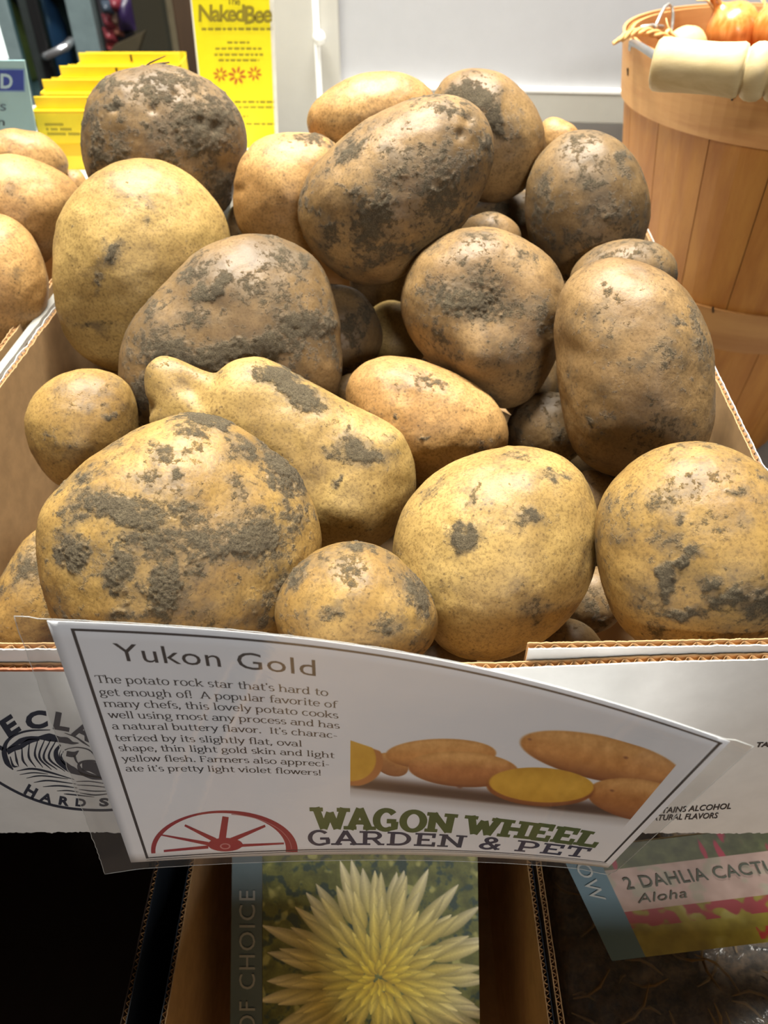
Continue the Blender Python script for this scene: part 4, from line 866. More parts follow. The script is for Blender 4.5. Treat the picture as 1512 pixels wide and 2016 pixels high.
def sdf_knobby(P):
    """P in view-plane pixels of the photo with depth in the same unit: smooth union of tapered capsules"""
    def cap(a, b, ra, rb):
        a = np.array(a, float); b = np.array(b, float); ab = b - a; t = np.clip(((P - a) @ ab) / (ab @ ab), 0, 1)
        return np.linalg.norm(P - a - t[:, None] * ab, axis=1) - (ra + (rb - ra) * t)
    ds = [(cap((500, 803, 0), (668, 948, 0), 104, 152)), (cap((328, 741, 6), (345, 830, 0), 53, 54)), cap((396, 810, 0), (520, 870, 10), 66, 125)]
    k = 18; r = ds[0]
    for d in ds[1:]:
        h = np.clip(.5 + .5 * (d - r) / k, 0, 1); r = d * (1 - h) + r * h - k * h * (1 - h)
    return r
def mkpotato(key):
    mat, lvl, sub, label = INFO[key]; g = outline_geom(key); n, Fc = ico(sub); seed = sum(ord(c) * (i + 3) for i, c in enumerate(key)) * 1.37
    C = g['C']
    if key == 'P5':
        # march outwards from the centre in pixel space
        cpx = np.array([600., 900., 0]); sc_ = g['s'] / F; dirp = np.stack([n[:, 0], -n[:, 1], n[:, 2] / .78], 1); dirp /= np.linalg.norm(dirp, axis=1)[:, None]
        t = np.full(len(n), 460.0)
        for _ in range(120): t = t - np.maximum(sdf_knobby(cpx + dirp * t[:, None] / 1.) * .6, -2)
        Q = cpx + dirp * t[:, None]
        C = at_depth(600, 900, g['s']); L = np.empty_like(Q)
        for_rays = FW[None] + RT[None] * ((Q[:, :1] - 756) / F) + UP[None] * ((1008 - Q[:, 1:2]) / F)
        # stay in the plane perpendicular to the view of the centre
        dv = g['d']; tt = (dv @ (C - CAM)) / (for_rays @ dv); P = CAM + for_rays * tt[:, None] - C
        V = P * .985 + np.outer(Q[:, 2] * sc_ * .78, dv)
        E_ = np.concatenate([Fc[:, [0, 1]], Fc[:, [1, 2]], Fc[:, [2, 0]]]); dg_ = np.bincount(E_[:, 0], minlength=len(V))[:, None]
        for _ in range(8):
            Sm = np.stack([np.bincount(E_[:, 0], weights=V[E_[:, 1], k], minlength=len(V)) for k in range(3)], 1) / dg_; V = V * .35 + Sm * .65
    else:
        rr = np.hypot(n[:, 0], n[:, 1]); th = np.arctan2(n[:, 1], n[:, 0]); R = feval(g['c'], th)
        Rb = math.exp(g['c'][0]); w_ = sstep(.15, .75, rr); R = R * w_ + (Rb * .5 + R * .5) * (1 - w_)
        V = (n[:, 0] * R)[:, None] * g['r'] + (n[:, 1] * R)[:, None] * g['u'] + (n[:, 2] * g['D'])[:, None] * g['d']
    if np.sum(np.cross(V[Fc[0, 1]] - V[Fc[0, 0]], V[Fc[0, 2]] - V[Fc[0, 0]]) * V[Fc[0, 0]]) < 0: Fc = Fc[:, ::-1]
    N = vnormals(V, Fc); Rm = g['Rm']
    edge = 1 - sstep(.0, .35, np.abs(N @ g['d'])) * 1.0
    W = V + seed
    lump = fbm(W / (Rm * .85), 3) * Rm * .045 * (1 - .6 * edge) + fbm(W / .009 + 5, 3) * .00035
    PX = proj(V + C); front = (N @ g['d']) < .15
    for (x, y, r, dep) in DENT.get(key, []):
        q = ((PX[:, 0] - x) ** 2 + (PX[:, 1] - y) ** 2) / r ** 2
        lump -= np.exp(-q * 1.3) * dep * .001 * front
    mask = np.clip(lvl * .85 + lvl * 2.2 * fbm(W / .016, 5), 0, 1)
    if key in DIRT:
        wx = fbm(W / .010 + 30, 4) * 26; wy = fbm(W / .010 + 60, 4) * 26; dsum = 0
        for (x, y, rx, ry, ang, st) in DIRT[key]:
            a = math.radians(ang); dx = PX[:, 0] + wx - x; dy = PX[:, 1] + wy - y
            q = ((dx * math.cos(a) + dy * math.sin(a)) / rx) ** 2 + ((-dx * math.sin(a) + dy * math.cos(a)) / ry) ** 2
            dsum = np.maximum(dsum, np.exp(-q * 1.1) * st)
        mask = np.where(front, np.maximum(mask * .75, dsum * (1.0 if key in ('P1', 'P4', 'P6', 'P2', 'P13') else .88)), mask)
    crust = sstep(.42, .66, mask + .35 * fbm(W / .0035, 4)); grit = fbm(W / .0016 + 11, 3)
    V = V + N * (lump + crust * (.00035 + .00065 * np.clip(grit + .2, -1, 1)))[:, None]
    zb_ = V[:, 2].min()
    o = mkmesh('potato', V - np.array([0, 0, zb_]), Fc, M[mat], None, True); o.location = C + np.array([0, 0, zb_])
    at = o.data.attributes.new('dirt', 'FLOAT', 'POINT'); at.data.foreach_set('value', mask.astype(np.float32))
    tag(o, label, 'potato', 'potatoes in the left box' if key in ('P20', 'P21', 'P22', 'P23') else 'potatoes in the white box')
    return o
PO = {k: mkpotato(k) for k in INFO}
# dry stalk on the big dark potato
def stalk(pts, r, key, mat=pm('dry_stalk', (70, 58, 44), .9)):
    mb = MB(); mb.tube([at_depth(x, y, s) for x, y, s in pts], r, 6); return mb.build('stalk', mat, PO[key], True)
s19 = S['P19'][0]
stalk([(280, 136, s19 - .004), (295, 124, s19 - .008), (310, 117, s19 - .008), (326, 110, s19 - .010)], [.0006, .0005, .0004, .0002], 'P19')
stalk([(300, 128, s19), (318, 125, s19 - .004), (334, 123, s19 - .004)], [.0008, .0006, .0004], 'P19')
# buried potatoes that carry the heap
rb_ = np.random.RandomState(11); n5, f5 = ico(5); protos = []
for k in range(4):
    V = n5 * np.array([1, .90, .86]); V = V * (1 + .10 * fbm(n5 * .9 + 7 * k, 3))[:, None]
    me = bpy.data.meshes.new('potato'); me.from_pydata(V.tolist(), [], f5.tolist()); me.polygons.foreach_set('use_smooth', np.ones(len(f5), bool))
    at = me.attributes.new('dirt', 'FLOAT', 'POINT'); at.data.foreach_set('value', np.clip(.2 + .5 * fbm(n5 * 2 + k, 4), 0, 1).astype(np.float32))
    me.materials.append(M[('pot_brown', 'pot_tan', 'pot_gold', 'pot_brown')[k]]); protos.append(me)
for i, (x, y, z, r) in enumerate(FILL):
    left = x < XL0
    o = bpy.data.objects.new('potato', protos[i % 4]); COL.objects.link(o); o.location = (x, y, z); r *= .955; o.scale = (r, r, r); o.rotation_euler = tuple(rb_.uniform(0, 6.28, 3))
    if left: tag(o, 'potato buried low in the left box, hidden by those on top', 'potato', 'buried potatoes of the left box')
    else: tag(o, 'potato buried in the white box, hidden or barely seen under the heap', 'potato', 'buried potatoes of the white box')

# ------------------------------------------------------------------ bushel basket
BX, BY, BZ0, BZ1, RT_, RB_ = .337, .72, .8003, CH - .143, .140, .084
bas = empty('basket', (BX, BY, BZ0), 'round wooden splint basket with a turned wooden grip, holding onions, right edge', 'basket')
def brad(z): return RB_ + (RT_ - RB_) * (z - BZ0) / (BZ1 - BZ0)
NS = 17
def stave_mesh():
    V = []; nz_ = 8; na = 5; hw = math.pi / NS * .985
    for side in (0, 1):
        for i in range(nz_):
            z = BZ0 + .002 + (BZ1 - BZ0 - .002) * i / (nz_ - 1); R = brad(z) - (.0022 if side else 0)
            for k in range(na):
                a = -hw + 2 * hw * k / (na - 1); e = .0006 * (1 - abs(2 * k / (na - 1) - 1))
                V.append(((R + e) * math.cos(a), (R + e) * math.sin(a), z - BZ0))
    g0 = grid_faces(na, nz_); n = na * nz_; Fc = [tuple(map(int, q)) for q in g0] + [tuple(int(i) + n for i in q[::-1]) for q in g0]
    for i in range(nz_ - 1):
        for k, sgn in ((0, 1), (na - 1, -1)):
            a, b = i * na + k, (i + 1) * na + k; Fc.append((a, b, b + n, a + n)[::sgn])
    for i in (0, nz_ - 1):
        for k in range(na - 1): a = i * na + k; Fc.append((a, a + 1, a + 1 + n, a + n))
    me = bpy.data.meshes.new('stave'); me.from_pydata(V, [], Fc); me.update(); me.materials.append(M['stave']); return me
sm = stave_mesh()
# seams seen at about px 1297 and 1388: find the start angle
def ang_at(px, py):
    r = ray(px, py); best = None
    z = CH - .20
    a_ = r[0] ** 2 + r[1] ** 2; b_ = -2 * (r[0] * BX + r[1] * BY); R = brad(1.08); c_ = BX ** 2 + BY ** 2 - R * R; t = (-b_ - math.sqrt(max(0, b_ * b_ - 4 * a_ * c_))) / 2 / a_
    P = CAM + r * t; return math.atan2(P[1] - BY, P[0] - BX)
a0_ = ang_at(1388, 330) + math.pi / NS
for k in range(NS):
    o = bpy.data.objects.new('stave', sm); COL.objects.link(o); o.parent = bas; o.rotation_euler = (0, 0, a0_ + 2 * math.pi * k / NS)
def hoop(name, z0, z1, off, th, mat, a_start=0, wob=0.):
    n = 96; V = []
    for i in range(n):
        a = 2 * math.pi * i / n; dz = wob * math.sin(a * 2 + 1)
        for z, o_ in ((z0, off), (z1, off), (z1, off + th), (z0, off + th)):
            R = brad(z) + o_; V.append((BX + R * math.cos(a), BY + R * math.sin(a), z + dz))
    Fc = [(4 * i + k, 4 * i + (k + 1) % 4, 4 * ((i + 1) % n) + (k + 1) % 4, 4 * ((i + 1) % n) + k) for i in range(n) for k in range(4)]
    return mkmesh(name, V, Fc, mat, bas)
hoop('light_block_lining', BZ0 + .004, BZ1 - .004, -.0040, .0012, pm('dark_seam_blocker', (92, 60, 30), .7))  # dark cylinder added to keep light from leaking through the stave seams
hoop('rim_band', BZ1 - .045, BZ1 + .002, .0012, .0022, M['band']); hoop('inner_band', BZ1 - .035, BZ1 + .001, -.0048, .002, M['band'])
hoop('middle_band', CH - .363, CH - .324, .0012, .0020, M['band_brown'], wob=.001)
mb = MB(); ang = np.linspace(0, 2 * math.pi, 48, endpoint=False); mb.add([(BX + (RB_ - .003) * math.cos(a), BY + (RB_ - .003) * math.sin(a), BZ0 + .003) for a in ang] + [(BX + (RB_ - .003) * math.cos(a), BY + (RB_ - .003) * math.sin(a), BZ0) for a in ang], [tuple(range(48)), tuple(range(95, 47, -1))]); mb.build('bottom', M['stave'], bas)
def bas_surf(px, py, off):
    r = ray(px, py); z = 1.1; t = .5
    for _ in range(20):
        P = CAM + r * t; R = brad(P[2]) + off; a_ = r[0] ** 2 + r[1] ** 2; b_ = -2 * (r[0] * BX + r[1] * BY); c_ = BX ** 2 + BY ** 2 - R * R; t = (-b_ - math.sqrt(max(0, b_ * b_ - 4 * a_ * c_))) / 2 / a_
    return CAM + r * t
m_staple = pm('dark_staple', (40, 36, 32), .4, metal=.6)
for px, py in ((1441, 190), (1404, 610), (1236, 142)):
    P = bas_surf(px, py, .0038); mb = MB(); mb.tube([P + np.array([-.0008, 0, .0028]), P, P + np.array([.0008, 0, -.0026])], .0007, 6); mb.build('staple', m_staple, bas)
# wire bail with the turned grip
G0 = at_depth(1286, 126, .500); G1 = at_depth(1700, 158, .462); ax = (G1 - G0) / np.linalg.norm(G1 - G0); Lg = np.linalg.norm(G1 - G0)
prof = [(0, 0), (0, .0100), (.0010, .0128), (.003, .0143), (.008, .0145), (.020, .0139), (.036, .0137), (.046, .0143), (.0505, .0148), (.0528, .0138), (.0535, .0118), (.0548, .0135), (.0575, .0152), (.061, .0156), (.0645, .0150), (.067, .0130), (.0675, .0118), (.069, .0138), (.072, .0150), (.078, .0145), (.095, .0137), (.108, .0142), (.115, .0140), (.118, .0125), (.1185, 0)]
sc_g = Lg / .1185; e1 = np.cross(ax, [0, 0, 1.]); e1 /= np.linalg.norm(e1); e2 = np.cross(ax, e1); n = 40; V = []
for (t, r) in prof:
    for k in range(n):
        a = 2 * math.pi * k / n; V.append(G0 + ax * t * sc_g + (e1 * math.cos(a) + e2 * math.sin(a)) * r * 1.05)
wire = MB()
ear = at_depth(1246, 84, .60)
pL = np.array([BX - RT_ * .99, BY - .01, BZ1 + .002])
wire.tube([at_depth(1243, 96, .628), at_depth(1244, 84, .622), at_depth(1252, 86, .60), at_depth(1270, 97, .56), at_depth(1290, 110, .515), G0 + ax * .006], .0026, 12)
wire.tube([G1 - ax * .002, G1 + ax * .03 + np.array([0, .03, .0]), np.array([BX + RT_, BY - .05, BZ1 + .01]), np.array([BX + RT_ * .99, BY, BZ1 - .002])], .0024, 10)
wo = wire.build('bail_wire', M['metal'], bas, True)
go = mkmesh('turned_grip', V, grid_faces(n, len(prof), True), M['pale_wood'], wo, True); go['label'] = 'pale turned wooden grip with ringed middle'
mb = MB(); s_ = .652
mb.tube([at_depth(x, y, s_ + d) for x, y, d in ((1290, 56, 0), (1294, 44, 0), (1301, 28, .002), (1309, 14, .004), (1317, 8, .006), (1323, 13, .008), (1325, 28, .01), (1324, 48, .012), (1321, 66, .012))], .0013, 10)
mb.tube([at_depth(1262, 54, s_ - .005), at_depth(1284, 50, s_), at_depth(1306, 53, s_ + .004)], .0014, 8); mb.build('wire_loop', pm('bright_wire', (200, 198, 192), .3, metal=.7), bas, True)
# raffia braid over the rim
m_raf = pm('raffia', (206, 158, 96), .8, var=.25, scale=150, bump=.3)
rf = empty('raffia_braid', tuple(at_depth(1262, 74, .61)), 'twisted raffia strand hanging over the left rim of the basket', 'raffia')
base = [(1207, 86), (1216, 80), (1228, 73), (1242, 66), (1258, 62), (1274, 62), (1290, 66), (1306, 72), (1322, 80), (1334, 90)]
for ph in (0, 2.1, 4.2):
    mb = MB(); pts = []; m = 46
    for i in range(m):
        t = i / (m - 1) * (len(base) - 1); k = min(int(t), len(base) - 2); f = t - k; x = base[k][0] * (1 - f) + base[k + 1][0] * f; y = base[k][1] * (1 - f) + base[k + 1][1] * f
        am = 5 if i > 8 else 2; a = i * .42 + ph; pts.append(at_depth(x, y + am * math.sin(a), .606 + .002 * math.cos(a) + .0004 * i))
    mb.tube(pts, [.0009 + .0007 * min(1, i / 10) for i in range(m)], 7); mb.build('strand', m_raf, rf, True)
# onions
t_ = NT('onion_skin'); tc = t_.n('ShaderNodeTexCoord').outputs['Object']; mp = t_.n('ShaderNodeMapping'); mp.inputs['Scale'].default_value = (1, 1, .12); t_.l(tc, mp.inputs[0])
n1 = t_.noise(260, 5, .6, mp.outputs[0], .2); n2 = t_.noise(40, 3, .5, tc); c = t_.mix(t_.rng(n1, .3, .7), s2l((198, 112, 44)), s2l((226, 152, 84))); c = t_.mix(t_.rng(n2, .5, .7, 0, .6), c, s2l((176, 84, 36))); t_.l(c, t_.b.inputs['Base Color']); t_.b.inputs['Roughness'].default_value = .28; t_.l(t_.bump(n1, .15), t_.b.inputs['Normal']); M['onion'] = t_.m
M['onion_paper'] = pm('pale_onion_paper', (222, 186, 130), .6, var=.15, scale=90)
def onion(P, R, label, tilt, neck=1., mat='onion', seed=0):
    root = empty('onion', tuple(P), label, 'onion', 'onions in the basket')
    tv_ = Vector(tilt).normalized(); q = Vector((0, 0, 1)).rotation_difference(tv_)
    pr = [(0, -.86), (.3, -.85), (.62, -.70), (.88, -.40), (1.0, -.02), (.95, .35), (.75, .66), (.48, .84), (.25, .98), (.15, 1.15), (.12, 1.35), (.17, 1.5 * neck), (.0, 1.5 * neck)]
    n = 36; V = []
    for r, z in pr:
        for k in range(n):
            a = 2 * math.pi * k / n; w2 = 1 + .03 * math.sin(3 * a + seed) + .015 * math.sin(11 * a); v = q @ Vector((r * w2 * math.cos(a), r * w2 * math.sin(a), z)); V.append(np.array(P) + np.array(v) * R)
    o = mkmesh('bulb', V, grid_faces(n, len(pr), True), M[mat], root, True); s2 = o.modifiers.new('s', 'SUBSURF'); s2.levels = s2.render_levels = 1
    mb = MB()
    for k in range(3):
        a = 2 * math.pi * k / 3 + seed; p0 = np.array(P) + np.array(q @ Vector((.12 * math.cos(a), .12 * math.sin(a), 1.0))) * R; p1 = np.array(P) + np.array(q @ Vector((.2 * math.cos(a), .2 * math.sin(a), 1.5))) * R; p2 = np.array(P) + np.array(q @ Vector((.5 * math.cos(a), .5 * math.sin(a), 1.75))) * R
        mb.tube([p0, p1, p2], [.08 * R, .05 * R, .02 * R], 6)
    mb.build('dry_neck', M['onion_paper'], root, True); return root
ZO = BZ1 - .012
O1 = at_depth(1442, 62, .665); onion(O1, .0225, 'glossy orange onion above the wooden grip, leftmost whole one', (-.5, .1, .55), seed=1)
O2 = at_depth(1532, 62, .65); onion(O2, .0235, 'onion cut off by the right edge above the grip', (.5, .2, .7), seed=2)
O3 = at_depth(1350, 96, .64); onion(O3, .017, 'pale papery onion low in the basket behind the grip end', (-.6, -.2, .4), mat='onion_paper', seed=3)
O4 = at_depth(1486, 90, .70); onion(O4, .021, 'onion deeper in the basket behind the two orange ones', (.2, .3, .8), seed=5)
mb = MB(); mb.tube([at_depth(x, y, .65) for x, y in ((1488, 42), (1497, 36), (1504, 24), (1506, 8), (1502, -8), (1508, -30))], [.0012, .001, .001, .0012, .001, .0008], 6); mb.build('stalk', m_raf, bpy.data.objects['onion.001'] if 'onion.001' in bpy.data.objects else None, True)
# onions carrying the visible ones
for i in range(16):
    a = i * 2.4; r = .085 * math.sqrt((i % 8 + .5) / 8); zz = BZ1 - .055 - .045 * (i // 8)
    onion(np.array([BX + r * math.cos(a), BY + r * math.sin(a), zz]), .024, 'onion buried in the basket, hidden by its rim', (.2 * math.cos(a), .2 * math.sin(a), 1), neck=.85, seed=i)['group'] = 'buried onions'

# ------------------------------------------------------------------ yellow cartons on the ledge
def ztop_row():
    for py, x0p in ((194, 56),): pass
m_yel = pm('yellow_carton', (238, 208, 40), .45, var=.03); m_yel2 = pm('amber_yellow_carton_inside', (222, 176, 20), .5, var=.03); m_ink = pm('dark_print', (70, 66, 30), .6); m_slot = pm('dark_slot', (30, 26, 10), .7)
for i, (yy, pyt, pxl) in enumerate(((.80, 194, 56), (.856, 160, 73), (.910, 133, 108), (.966, 107, 146))):
    zt = at_y(200, pyt, yy)[2]; x0 = at_y(pxl, pyt, yy)[0]; x1c = x0 + .112; z0 = 1.0302
    c = empty('carton', ((x0 + x1c) / 2, yy + .02, 1.030), ['nearest of the four yellow cartons, beside the pale blue sign', 'second yellow carton from the front in the stepped row', 'third yellow carton from the front in the stepped row', 'rearmost yellow carton of the stepped row'][i], 'carton', 'yellow cartons on the ledge')
    mb = MB(); mb.box((x0, yy, z0), (x1c, yy + .0012, zt - .010)); mb.box((x0, yy, z0), (x0 + .001, yy + .040, zt - .010)); mb.box((x1c - .001, yy, z0), (x1c, yy + .04, zt - .010)); mb.box((x0, yy + .039, z0), (x1c, yy + .040, zt - .006)); mb.build('tray', m_yel, c)
    mb = MB(); mb.box((x0 + .0025, yy + .006, z0), (x1c, yy + .0072, zt)); bevel(mb.build('header_flap', m_yel, c), .0003)
    mb = MB(); mb.box((x0, yy - .001, zt - .0125), (x1c, yy + .0055, zt - .0105)); mb.build('crease', m_yel2, c)
    xm = x0 + [.052, .062, .060, .058][i]
    mb = MB(); mb.box((xm, yy - .0004 + .006, zt - .0085), (xm + .0022, yy + .006, zt - .0015)); mb.box((xm - .001, yy - .0008, zt - .020), (xm + .0022, yy, zt - .0115)) if i == 0 else None; mb.build('hang_slot', m_slot, c)
    if i == 0:
        mb = MB()
        for k, (a, b) in enumerate(((0, .018), (0, .026), (0, .038))):
            for j in range(int((b - a) / .0022)):
                if rnd.rand() > .12: mb.box((x0 + .009 + j * .0022, yy - .0003, zt - .0235 - k * .0042), (x0 + .009 + j * .0022 + .0016, yy, zt - .0215 - k * .0042))
        mb.build('small_print', pm('olive_print', (150, 130, 30), .6), c)
        mb = MB(); mb.box((x0, yy - .0006, z0 + .013), (x1c, yy, z0 + .024)); mb.build('amber_stripe', m_yel2, c)
# tall yellow card
yc = .865
pc = empty('shop_card', (-.145, yc, 1.030), 'tall yellow standing card with olive lettering and small orange flowers', 'sign')
xl0, xr0 = at_y(400, 230, yc)[0] + .0, at_y(542, 230, yc)[0]; xl1, xr1 = at_y(376, 0, yc)[0], at_y(533, 0, yc)[0]
z0 = 1.0302; z1_ = at_y(450, 0, yc)[2]; zt = z1_ + .03
def lerpx(z, l): 
    a = (z - at_y(450, 230, yc)[2]) / (z1_ - at_y(450, 230, yc)[2]); return (xl0 + (xl1 - xl0) * a) if l else (xr0 + (xr1 - xr0) * a)
def cardbox(name, fl_, fr_, za, zb2, ya, yb, mat):
    V = [(lerpx(za, 1) + fl_, ya, za), (lerpx(za, 0) - fr_, ya, za), (lerpx(za, 0) - fr_, yb, za), (lerpx(za, 1) + fl_, yb, za), (lerpx(zb2, 1) + fl_, ya, zb2), (lerpx(zb2, 0) - fr_, ya, zb2), (lerpx(zb2, 0) - fr_, yb, zb2), (lerpx(zb2, 1) + fl_, yb, zb2)]
    return mkmesh(name, V, [(0, 3, 2, 1), (4, 5, 6, 7), (0, 1, 5, 4), (1, 2, 6, 5), (2, 3, 7, 6), (3, 0, 4, 7)], mat, pc)
cardbox('backing', -.0008, -.0022, z0, zt, yc, yc + .004, pm('white_card_edge', (238, 236, 224), .5)); cardbox('yellow_face', .0008, .0012, z0, zt - .002, yc - .0004, yc, pm('vivid_yellow', (252, 236, 20), .45, var=.02))
m_ol = pm('olive_ink', (148, 132, 22), .6); m_or = pm('orange_red_ink', (196, 96, 20), .6)
def bgtext(txt, p0, p1, h, mat, bold=.02, space=1., name='lettering'):
    V, Fc = ft_px(txt, p0, p1, (0, -h), bold, 0, space); P = np.array([at_y(x, y, yc - .0009) for x, y in V]); return mkmesh(name, P, Fc, mat, pc)
bgtext('Naked', (391, 42), (482, 42), 34, m_ol, .025, .85); bgtext('Bee', (482, 47), (536, 43), 36, m_ol, .025, .85); bgtext('The', (446, 8), (473, 10), 15, m_ol, .02, .85)
for (a, b, y, h) in ((397, 537, 60, 9), (447, 491, 86, 7), (424, 515, 98, 7), (422, 518, 110, 7), (430, 510, 121, 7), (462, 540, 203, 7), (470, 540, 213, 5), (484, 541, 246, 6), (478, 489, 231, 6)):
    mb = MB(); x = a
    while x < b:
        wl_ = rnd.uniform(5, 13); V = [at_y(px, py, yc - .0008) for px, py in ((x, y), (min(b, x + wl_), y), (min(b, x + wl_), y - h * .55), (x, y - h * .55))]; mb.add(V, [(0, 1, 2, 3)]); x += wl_ + 3
    mb.build('small_print', m_ol, pc)
mb = MB()
for cx, cy, R in ((434, 147, 15), (467, 149, 19), (501, 145, 15)):
    for k in range(8):
        a = 2 * math.pi * k / 8 + .2; V = []
        for j in range(8):
            b = 2 * math.pi * j / 8; px = cx + math.cos(a) * R * .62 + math.cos(a) * math.cos(b) * R * .36 - math.sin(a) * math.sin(b) * R * .14; py = cy + math.sin(a) * R * .62 + math.sin(a) * math.cos(b) * R * .36 + math.cos(a) * math.sin(b) * R * .14
            V.append(at_y(px, py, yc - .0009))
        mb.add(V, [tuple(range(8))])
mb.build('flower_print', m_or, pc)
# pale blue sign, cut off at left
yb_ = .72; bs = empty('blue_sign', (-.38, yb_, .93), 'pale blue standing sign with a dark blue band, cut off by the left edge', 'sign')
P = [at_y(x, y, yb_) for x, y in ((-140, 118), (48, 119), (60, 262))]; xr_t, xr_b = P[1][0], P[2][0]; zt = P[1][2]
zz = .9215; xrb = xr_b + (xr_b - xr_t) / (P[1][2] - P[2][2]) * (P[2][2] - zz) * .4
V = [(-.56, yb_, zz), (xrb, yb_, zz), (xr_t, yb_, zt), (-.56, yb_, zt)]; V += [(x, y + .0015, z) for x, y, z in V]
mkmesh('panel', V, [(0, 1, 2, 3), (7, 6, 5, 4), (0, 4, 5, 1), (1, 5, 6, 2), (2, 6, 7, 3), (3, 7, 4, 0)], pm('pale_blue_card', (160, 198, 202), .5, var=.02), bs)
V = [at_y(x, y, yb_ - .0004) for x, y in ((-160, 137), (46, 138), (47, 178), (-160, 178))]; mkmesh('blue_band', V, [(0, 3, 2, 1)], pm('blue_ink', (54, 76, 160), .5), bs)
V = [at_y(x, y, yb_ - .0003) for x, y in ((-160, 134.5), (48.5, 135.5), (49.5, 181), (-160, 181))]; mkmesh('band_outline', V, [(0, 3, 2, 1)], pm('light_blue_ink', (126, 160, 196), .5), bs)
def bt(txt, p0, p1, h, mat, bold): V, Fc = ft_px(txt, p0, p1, (0, -h), bold); mkmesh('lettering', np.array([at_y(x, y, yb_ - .0008) for x, y in V]), Fc, mat, bs)
m_lb = pm('pale_lettering', (176, 206, 216), .5); bt('D', (1, 173), (25, 174), 29, m_lb, .03); bt('s', (0, 218), (12, 218), 21, pm('slate_ink', (84, 100, 112), .5), .0); bt('n', (-4, 248), (9, 248), 18, M['ink_navybox'], .0)

# ------------------------------------------------------------------ cooler and shop behind
yk = 1.85; co = empty('cooler', (-1.0, yk + .3, 0), 'dark glass-door cooler with a bright lamp strip, behind at far left', 'cooler')
def kx(px, py=60): return at_y(px, py, yk)[0]
m_dk = pm('dark_grey_metal', (52, 58, 58), .4, metal=.3); m_al = pm('blue_grey_aluminium', (128, 146, 150), .4, metal=.3); m_blk = pm('black_gasket', (14, 14, 16), .5)
def kb(name, x0, x1, z0, z1, y0, y1, mat, bev=.002):
    mb = MB(); mb.box((x0, y0, z0), (x1, y1, z1)); o = mb.build(name, mat, co); 
    if bev: bevel(o, bev)
    return o
xR = kx(207, 100); xr2 = kx(160, 60)
kb('cabinet_shell', -1.9, xR, 0, .10, yk, yk + .6, m_dk); kb('cabinet_shell', -1.9, xR, 1.8, 2.0, yk, yk + .6, m_dk); kb('back', -1.9, xR, .1, 1.8, yk + .55, yk + .6, pm('cooler_inside', (60, 66, 62), .6)); kb('side', xR - .02, xR, .1, 1.8, yk + .02, yk + .55, m_dk)
kb('door_frame', xR - .05, xR, .1, 1.8, yk - .03, yk + .0, m_al); kb('mullion', kx(60), kx(92), .1, 1.8, yk - .03, yk + .01, m_dk); kb('gasket', kx(78), kx(98), .1, 1.8, yk - .034, yk - .028, m_blk); kb('mullion', kx(8), kx(36), .1, 1.8, yk - .02, yk + .0, m_al)
kb('lamp_strip', kx(-34), kx(12), .9, 1.8, yk - .01, yk + .0, M['lamp_white'])
g_ = kb('door_glass', kx(98), xR - .05, .1, 1.8, yk - .018, yk - .012, M['cooler_glass'], 0); g_ = kb('door_glass', kx(36), kx(60), .1, 1.8, yk - .018, yk - .012, M['cooler_glass'], 0)
mb = MB(); hx, _, hz = at_y(104, 108, yk - .06); mb.tube([(hx - .03, yk - .03, hz - .01), (hx - .01, yk - .06, hz - .002), (hx + .03, yk - .06, hz + .014), (hx + .035, yk - .035, hz + .02)], .008, 8); mb.build('handle', pm('pale_chrome', (190, 190, 195), .25, metal=.8), co, True)
for z in (.55, .80, 1.05): kb('shelf', -1.85, xR - .03, z, z + .012, yk + .08, yk + .5, m_al)
cols = [(90, 96, 60), (60, 84, 120), (120, 116, 60), (40, 60, 100), (84, 92, 84), (110, 100, 54)]
for i in range(9):
    x = xR - .09 - i * .085; z0 = .8126
    mb = MB(); pr = [(0, 0), (.032, 0), (.034, .01), (.034, .11), (.026, .14), (.012, .165), (.012, .185), (0, .185)]; n = 16; V = [(x + r * math.cos(2 * math.pi * k / n), yk + .2 + r * math.sin(2 * math.pi * k / n), z0 + z) for r, z in pr for k in range(n)]
    ordi = ['nearest the cooler door edge', 'second from the cooler door edge', 'third from the cooler door edge', 'fourth from the cooler door edge', 'fifth from the cooler door edge', 'sixth from the cooler door edge', 'seventh from the cooler door edge', 'eighth from the cooler door edge', 'farthest from the cooler door edge'][i]
    o = mkmesh('bottle', V, grid_faces(n, len(pr), True), pm('bottle_tint', cols[i % 6], .3), None, True); tag(o, 'dim bottle on the cooler shelf, ' + ordi, 'bottle', 'bottles in the cooler')
# snack packets on a wooden bracket shelf
ys = 1.79
sh = empty('wall_shelf', (at_y(235, 100, ys)[0], ys + .014, 0), 'dark wooden shelf with sloping end behind the cartons', 'shelf')
P = [at_y(x, y, ys) for x, y in ((208, 112), (222, 92), (283, 64), (262, 130), (212, 150))]
V = P + [p + np.array([0, .028, 0]) for p in P]; n = 5
mkmesh('sloping_panel', V, [(4, 3, 2, 1, 0), (5, 6, 7, 8, 9)] + [(i, (i + 1) % n, (i + 1) % n + n, i + n) for i in range(n)], pm('dark_olive_wood', (66, 58, 40), .6), sh)
mb = MB(); a = at_y(205, 135, ys); b = at_y(266, 135, ys); mb.box((a[0], ys, a[2] - .03), (b[0], ys + .028, a[2])); mb.build('board', pm('dark_board', (56, 46, 34), .6), sh)
mb = MB(); mb.box((a[0], ys, 0), (b[0], ys + .028, a[2] - .03)); mb.build('support', pm('dark_board', (56, 46, 34), .6), sh)
